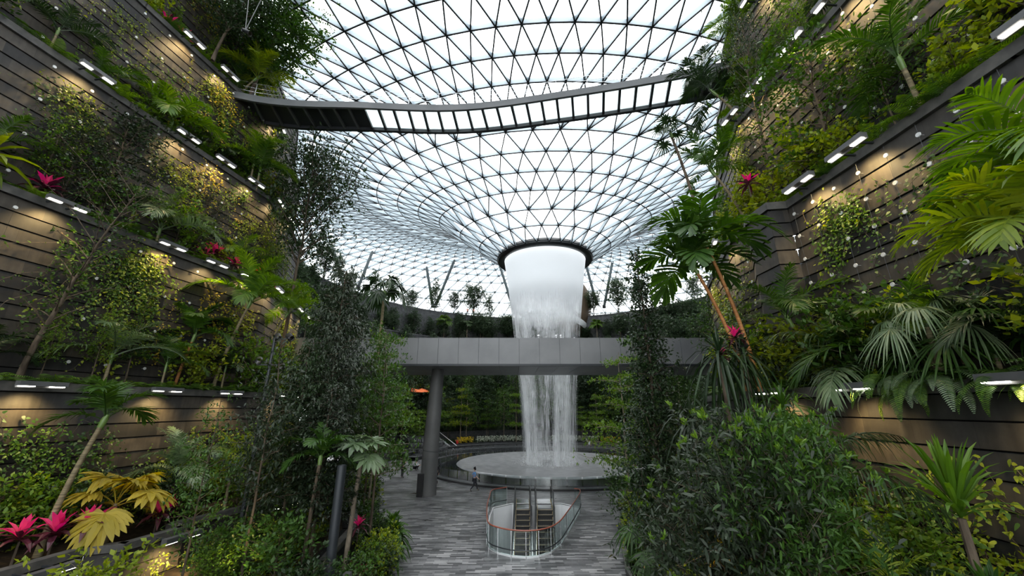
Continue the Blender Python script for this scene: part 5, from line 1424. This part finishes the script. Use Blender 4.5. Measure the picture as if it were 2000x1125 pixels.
def person(loc, face, label, pose, shirt, trousers, sleeves='el', extra=None, skirt=False):
    J = {k: Vector(v) for k, v in STAND.items()}; J.update({k: Vector(v) for k, v in pose.items()})
    root = empty('person', loc, face); tag(root, label, 'person')
    def rad(n): return RAD[n] if n in RAD else RAD[n[:-1]]
    def chain(names, links, sc, mt, nm, par, lv=1):
        idx = {n: i for i, n in enumerate(names)}
        return obj(nm, skin_mesh(nm, [tuple(J[n]) for n in names], [(idx[a], idx[b]) for a, b in links], [rad(n) * (sc.get(n, sc['*']) if isinstance(sc, dict) else sc) for n in names], mt, lv), par)
    # hands: palm and five fingers grown from the wrist
    for s in 'LR':
        d = (J['wr' + s] - J['el' + s]).normalized(); side = d.cross(Vector((0, 1, .3))).normalized(); bend = side.cross(d)
        J['palm' + s] = J['wr' + s] + d * .07; RAD['palm' + s] = .028
        for k in range(5):
            if k == 4:
                J['f4a' + s] = J['wr' + s] + d * .045 + side * .04; J['f4b' + s] = J['wr' + s] + d * .08 + side * .055 + bend * .01
            else:
                o_ = side * (.024 - .016 * k); ln = (.055, .062, .058, .045)[k]
                J['f%da' % k + s] = J['palm' + s] + d * .045 + o_ * 1.2; J['f%db' % k + s] = J['palm' + s] + d * (.045 + ln * .8) + o_ * 1.3 + bend * .022
            RAD['f%da' % k + s] = .0095; RAD['f%db' % k + s] = .0075
    J['nose'] = J['head'] + (J['head'] - J['jaw']).cross(Vector((1, 0, 0))).normalized() * -.105 + Vector((0, 0, -.015)); RAD['nose'] = .016
    names = ['pelvis', 'belly', 'chest', 'neck', 'jaw', 'head', 'crown', 'nose']; links = [('pelvis', 'belly'), ('belly', 'chest'), ('chest', 'neck'), ('neck', 'jaw'), ('jaw', 'head'), ('head', 'crown'), ('head', 'nose')]
    for s in 'LR':
        names += [n + s for n in ('hip', 'knee', 'ank', 'toe', 'sh', 'el', 'wr', 'palm')] + ['f%d%s%s' % (k, c_, s) for k in range(5) for c_ in 'ab']
        links += [('pelvis', 'hip' + s), ('hip' + s, 'knee' + s), ('knee' + s, 'ank' + s), ('ank' + s, 'toe' + s), ('chest', 'sh' + s), ('sh' + s, 'el' + s), ('el' + s, 'wr' + s), ('wr' + s, 'palm' + s)]
        links += [('palm' + s if k < 4 else 'wr' + s, 'f%da' % k + s) for k in range(5)] + [('f%da' % k + s, 'f%db' % k + s) for k in range(5)]
    chain(names, links, .94, M['skin'], 'body', root)
    tn = ['belly', 'chest', 'pelvis', 'shL', 'elL', 'shR', 'elR']; tl = [('belly', 'chest'), ('belly', 'pelvis'), ('chest', 'shL'), ('shL', 'elL'), ('chest', 'shR'), ('shR', 'elR')]
    if sleeves == 'wr': tn += ['wrL', 'wrR']; tl += [('elL', 'wrL'), ('elR', 'wrR')]
    chain(tn, tl, 1.17, shirt, 'shirt', root)
    ln_ = ['pelvis', 'hipL', 'kneeL', 'ankL', 'hipR', 'kneeR', 'ankR']
    chain(ln_, [('pelvis', 'hipL'), ('hipL', 'kneeL'), ('kneeL', 'ankL'), ('pelvis', 'hipR'), ('hipR', 'kneeR'), ('kneeR', 'ankR')], 1.16, trousers, 'trousers', root)
    for s in 'LR':
        chain(['ank' + s, 'toe' + s], [('ank' + s, 'toe' + s)], 1.3, M['shoe'], 'shoe', root)
    J['hb'] = J['head'] + (J['crown'] - J['head']) * .3 + (J['nose'] - J['head']) * -.25; RAD['hb'] = .098
    J['hc'] = J['crown'] + (J['nose'] - J['head']) * -.05; RAD['hc'] = .074
    J['hn'] = J['neck'] * .35 + J['jaw'] * .65 + (J['nose'] - J['head']) * -.55; RAD['hn'] = .055
    chain(['hb', 'hc', 'hn'], [('hb', 'hc'), ('hb', 'hn')], 1.0, M['hair'], 'hair', root)
    if extra: extra(root, J)
    return root
def cloth(n, c): return mat(n, c, .8)
black = cloth('black_cloth', (.01, .01, .012)); navy = cloth('dark_trousers', (.012, .013, .02)); blue = cloth('blue_shirt', (.10, .24, .48)); whitec = cloth('white_shirt', (.7, .72, .75)); redc = cloth('red_vest', (.62, .03, .03)); orange = cloth('orange_shirt', (.7, .14, .03)); greyc = cloth('grey_cloth', (.08, .08, .085))
WALK = dict(kneeL=(-.10, .20, .50), ankL=(-.10, .28, .10), toeL=(-.11, .45, .06), kneeR=(.10, -.05, .48), ankR=(.10, -.34, .14), toeR=(.11, -.20, .03), elL=(-.24, -.14, 1.15), wrL=(-.24, -.05, .92), elR=(.24, .06, 1.14), wrR=(.22, .24, .98))
p = atz(926, 960, 0)
person(p, radians(-75), 'walking person in blue shirt and dark trousers in front of the pool balustrade', WALK, blue, navy)
p = atz(851, 947, 0)
person(p, radians(150), 'person in black walking close behind the round column', WALK, black, black, 'wr')
p = atz(785, 933, 0)
def phone(root, J): MB().box(-.035, .035, -.005, .005, -.07, .07).build('phone', M['rubber'], root).location = (J['wrL'] + J['wrR']) / 2 + Vector((0, .08, .06))
person(p, radians(-40), 'standing person in black holding a phone up near the stair fountain', dict(elL=(-.24, .06, 1.14), wrL=(-.06, .26, 1.26), elR=(.24, .06, 1.14), wrR=(.06, .26, 1.26)), black, black, 'wr', phone)
p = atz(811, 918, 0)
person(p - Vector((0, 0, .0)), radians(-100), 'person in white shirt crouching on the plaza beside the balustrade end', dict(pelvis=(0, -.1, .26), belly=(0, -.04, .42), chest=(0, .06, .62), neck=(0, .10, .76), jaw=(0, .13, .85), head=(0, .14, .93), crown=(0, .13, 1.0),
    hipL=(-.1, -.08, .25), kneeL=(-.20, .32, .46), ankL=(-.16, .12, .09), toeL=(-.18, .28, .035), hipR=(.1, -.08, .25), kneeR=(.20, .32, .46), ankR=(.16, .12, .09), toeR=(.18, .28, .035),
    shL=(-.18, .06, .69), elL=(-.25, .22, .48), wrL=(-.16, .42, .48), shR=(.18, .06, .69), elR=(.25, .22, .48), wrR=(.16, .42, .48)), whitec, black, 'wr')
p = atz(893, 880, 0)
def pack(root, J): MB().box(-.15, .15, -.30, -.12, 1.0, 1.42).build('backpack', redc, root)
person(p, radians(0), 'person in red vest with raised arms photographing the waterfall beyond the pool', dict(elL=(-.30, .12, 1.42), wrL=(-.10, .26, 1.62), elR=(.30, .12, 1.42), wrR=(.10, .26, 1.62)), redc, greyc, 'el', pack)
for j, px in enumerate((913, 925)):
    t = aty(px, 604, 78.5); q = (t.x, t.y)
    person(Vector((t.x, PC.y + sqrt(33.15 ** 2 - (t.x - PC.x) ** 2) + .5, 24.6)), radians(180), 'distant person in orange at the top terrace rail, %s the waterfall' % ('farther from' if j == 0 else 'closer to'), {}, orange, greyc)
for j, (px, y) in enumerate([(1156, 60), (1080, 66)]):
    t = aty(px, 872, y)
    person((t.x, 62.0 if j == 0 else 61.2, 0), radians(170), ['person in white standing by the terrace past the falling water', 'person in pale clothes seen through the falling water'][j], {}, whitec, greyc)
# railing of the top terrace
tr_ = empty('terrace_railing', (PC.x, PC.y, 24.6)); tag(tr_, 'thin steel railing along the lip of the highest far terrace', 'railing')
mb = MB()
for z in (.5, 1.05): mb.lathe([(33.1, z), (33.1, z + .05)], 60, (0, 0), 0, radians(30), radians(150))
mb.build('rails', M['chrome'], tr_)
for a in range(30, 151, 4): MB().bar((33.1 * cos(radians(a)), 33.1 * sin(radians(a)), 0), (33.1 * cos(radians(a)), 33.1 * sin(radians(a)), 1.08), .05, .05).build('post', M['chrome'], tr_)

# ================================================================== SMALL THINGS
def floodlight(root, c, d, r_=.13, L=.34):
    d = Vector(d).normalized(); c = Vector(c)
    h = MB().tube([c - d * L / 2, c - d * L * .3, c + d * L * .4, c + d * L / 2], [r_ * .7, r_, r_, r_ * 1.08], 14).build('floodlight', M['rubber'], root, True)
    MB().tube([c + d * L * .46, c + d * L * .5], [r_ * .9, r_ * .9], 14).build('lens', M['lensgrey'], h)
M['lensgrey'] = mat('lens_grey', (.3, .31, .32), .15)
pl = empty('lamp_pole', (-10.25, 16.5, 2.3)); tag(pl, 'dark lamp pole with four cylinder floodlights in front of the stone wall', 'lamp')
MB().tube([(0, 0, -.2), (0, 0, 3.1), (0, 0, 7.0)], [.085, .075, .06], 12).build('pole', M['steeldark'], pl)
MB().tube([(0, 0, 3.0), (0, 0, 3.12)], [.11, .11], 12).build('collar', M['chrome'], pl)
MB().bar((-.55, 0, 5.75), (.55, 0, 5.75), .05, .05).bar((0, 0, 6.85), (.6, 0, 6.85), .05, .05).build('cross_arm', M['steeldark'], pl)
for c_, d_ in (((-.5, 0, 5.95), (.4, -.7, -.35)), ((.5, 0, 5.7), (.5, -.6, -.4)), ((.12, 0, 6.95), (.5, -.5, -.5)), ((.62, 0, 6.95), (.7, -.4, -.5))): floodlight(pl, c_, d_)
pl = empty('mast', (-5.35, 13.2, .4)); tag(pl, 'thick dark grey mast standing in the path-side bed, top lost in leaves', 'pole')
MB().tube([(0, 0, -.2), (0, 0, 4.2)], [.15, .14], 16).build('shaft', M['steeldark'], pl, True)
MB().tube([(0, 0, 0), (0, 0, .2)], [.24, .22], 16).build('base_plate', M['steeldark'], pl)
p = aty(1449, 682, 11.6); pl = empty('floodlight_mount', (p.x, p.y, p.z - 1.2)); tag(pl, 'black cylinder floodlight on a short post beneath the twin palms', 'lamp')
MB().tube([(0, 0, -1.5), (0, 0, 1.2)], [.03, .03], 8).build('post', M['steeldark'], pl); floodlight(pl, (0, 0, 1.3), (-.9, -.2, -.1), .12, .36)
p = aty(479, 60, 15.5); pl = empty('rigging_mast', p); tag(pl, 'pair of thin steel rods meeting at black floodlights before the large dark round tree', 'rigging')
MB().tube([(0, 0, 0), (-.55, .2, 3.2)], .02, 8).tube([(0, 0, 0), (.35, .2, 3.2)], .02, 8).build('rods', M['fixture'], pl); floodlight(pl, (0, 0, 0), (-.5, -.6, -.3), .1, .3); floodlight(pl, (.28, 0, -.25), (.6, -.6, -.3), .1, .3)

# stepped water cascade and stair beyond the column
cf = empty('cascade_fountain', (-12.7, 57.4, 0), radians(22)); tag(cf, 'black stepped fountain with thin water sheets beside the far stair', 'fountain')
for k_, (r_, z_) in enumerate(((4.6, .55), (3.9, 1.1), (3.2, 1.7), (2.4, 2.3))):
    st = MB().lathe([(r_, 0 if k_ == 0 else z_ - .62), (r_, z_ - .08), (r_ + .12, z_ - .06), (r_ + .12, z_), (0.01, z_)], 8).build('tier', M['darkstone'], cf)
    q = rng(k_); n = 260; t = q.uniform(0, 2 * pi, n); f = t % (pi / 4) - pi / 8; rad = (r_ * cos(pi / 8)) / np.cos(f) + .14
    P = np.stack([rad * np.cos(t), rad * np.sin(t), np.full(n, z_ - .02)], 1); mb = MB()
    strips(mb, P, np.tile([[0, 0, -1.0]], (n, 1)), np.stack([np.cos(t), np.sin(t), 0 * t], 1), q.uniform(.25, .55, n), .03, BLADE); mb.build('water_sheet', M['whitewater'] if 'whitewater' in M else M['lensgrey'], st)
sr = empty('garden_stair', (-8.9, 59.5, 0)); tag(sr, 'dark stair with white side rails climbing away beside the stepped fountain', 'stair')
for k_ in range(14):
    MB().box(-.9 - .34 * k_, .9 - .34 * k_, .35 * k_, .35 * k_ + .4, .17 * k_, .17 * (k_ + 1)).build('tread', M['darkstone'], sr)
for sg in (-1, 1):
    MB().bar((sg * .95, 0, 1.0), (sg * .95 - 4.6, 4.8, 3.4), .06, .06).bar((sg * .95, 0, .12), (sg * .95 - 4.6, 4.8, 2.5), .06, .3).build('side_rail', M['white'], sr)
p = aty(865, 868, 62.2); o = MB().box(-.45, .45, -.04, .04, .35, 1.35).bar((0, .1, 0), (0, .1, 1.2), .08, .08).build('notice_board', M['white']); o.location = (p.x, 62.2, 0)
tag(o, 'small blank white notice board standing beyond the pool near the red-vested person', 'sign')
for j, (px, yy) in enumerate([(806, 60), (824, 62.5)]):
    p = aty(px, 765, yy); pr_ = empty('parasol', (p.x, yy, 2.6)); tag(pr_, 'orange-red parasol on the second terrace, %s' % ('nearer the stair fountain' if j == 0 else 'just beside the round column'), 'parasol')
    zc = p.z - 2.6 + .5
    MB().tube([(0, 0, 0), (0, 0, zc)], .04, 8).build('pole', M['steeldark'], pr_); MB().lathe([(1.7, zc - .6), (1.0, zc - .25), (.02, zc)], 8).build('canopy', orange, pr_)
# bright layered trees standing in front on the lowest far terrace
for j, (px, yy, H, lf, lab) in enumerate([(899, 64.5, 8.2, 'lime', 'tallest bright lime layered tree, behind the red-vested person'), (872, 66.5, 7.0, 'lime', 'bright lime layered tree close behind the round column'), (1008, 66.0, 7.6, 'bright', 'green layered tree with thin pale trunk touching the falling water'), (950, 67.5, 6.4, 'bright', 'middle green layered tree between the bright lime one and the waterfall'), (1168, 64.5, 7.6, 'bright', 'pale-trunked layered tree just past the falling water'), (1200, 66.5, 7.0, 'lime', 'lime layered tree beside the conical tree, far terrace'), (812, 64.0, 5.4, 'lime', 'lime layered tree over the stepped fountain')]):
    p = aty(px, 850, yy)
    tree('terminalia', (p.x, yy, 1.0), lab, H=H, Rs=.85, name='layered_tree', var=j % 3, leaf=lf, tier=[5, 6, 4][j % 3], nb=30, spread=.24, L=.2, W=.11)
# garden uplights hidden low in the beds
for j, (x, y, z, lab, pw_) in enumerate([(4.75, 10.2, .5, 'small spike uplight glowing under the strap-leaved plants', 150), (4.45, 8.9, .5, 'small spike uplight glowing among the lance-leaved shrubs', 120), (-5.3, 11.6, .5, 'small spike uplight in the path-side bed by the cordylines', 130), (-7.6, 12.4, 1.5, 'small spike uplight in the bed below the dense trees', 160)]):
    gl = empty('garden_uplight', (x, y, z)); tag(gl, lab, 'lamp')
    MB().tube([(0, 0, -.15), (0, 0, .1)], [.012, .012], 6).tube([(0, 0, .1), (0, 0, .22)], [.05, .06], 12).build('housing', M['rubber'], gl)
    MB().lathe([(.055, .222), (.001, .224)], 12).build('lens', M['lamp'], gl)
    li = bpy.data.lights.new('uplight_glow', 'SPOT'); li.energy = pw_; li.color = (1, .68, .24); li.spot_size = radians(130); li.spot_blend = .8; li.shadow_soft_size = .06
    lo = bpy.data.objects.new('lamp_glow', li); C.objects.link(lo); lo.parent = gl; lo.location = (0, 0, .27); lo.rotation_euler = (pi, 0, 0)
strap_plant((4.55, 9.7, .6), 'yellow-lit broad-leaved plant glowing between the dark shrubs', 1.1, 'yellow', 24, .8, .12, 2.3, (80, -10), .4, name='philodendron', var=5)  # warm uplight is also put into the yellow leaf colour
palm((4.4, 8.6, .5), 'yellow-lit feather palm low among the dark shrubs at the foot of the picture', leaf='yellow', h=.5, L=1.2, n=8, shaft=False, var=1)  # yellow fronds: the uplight's warm tone painted into the leaves
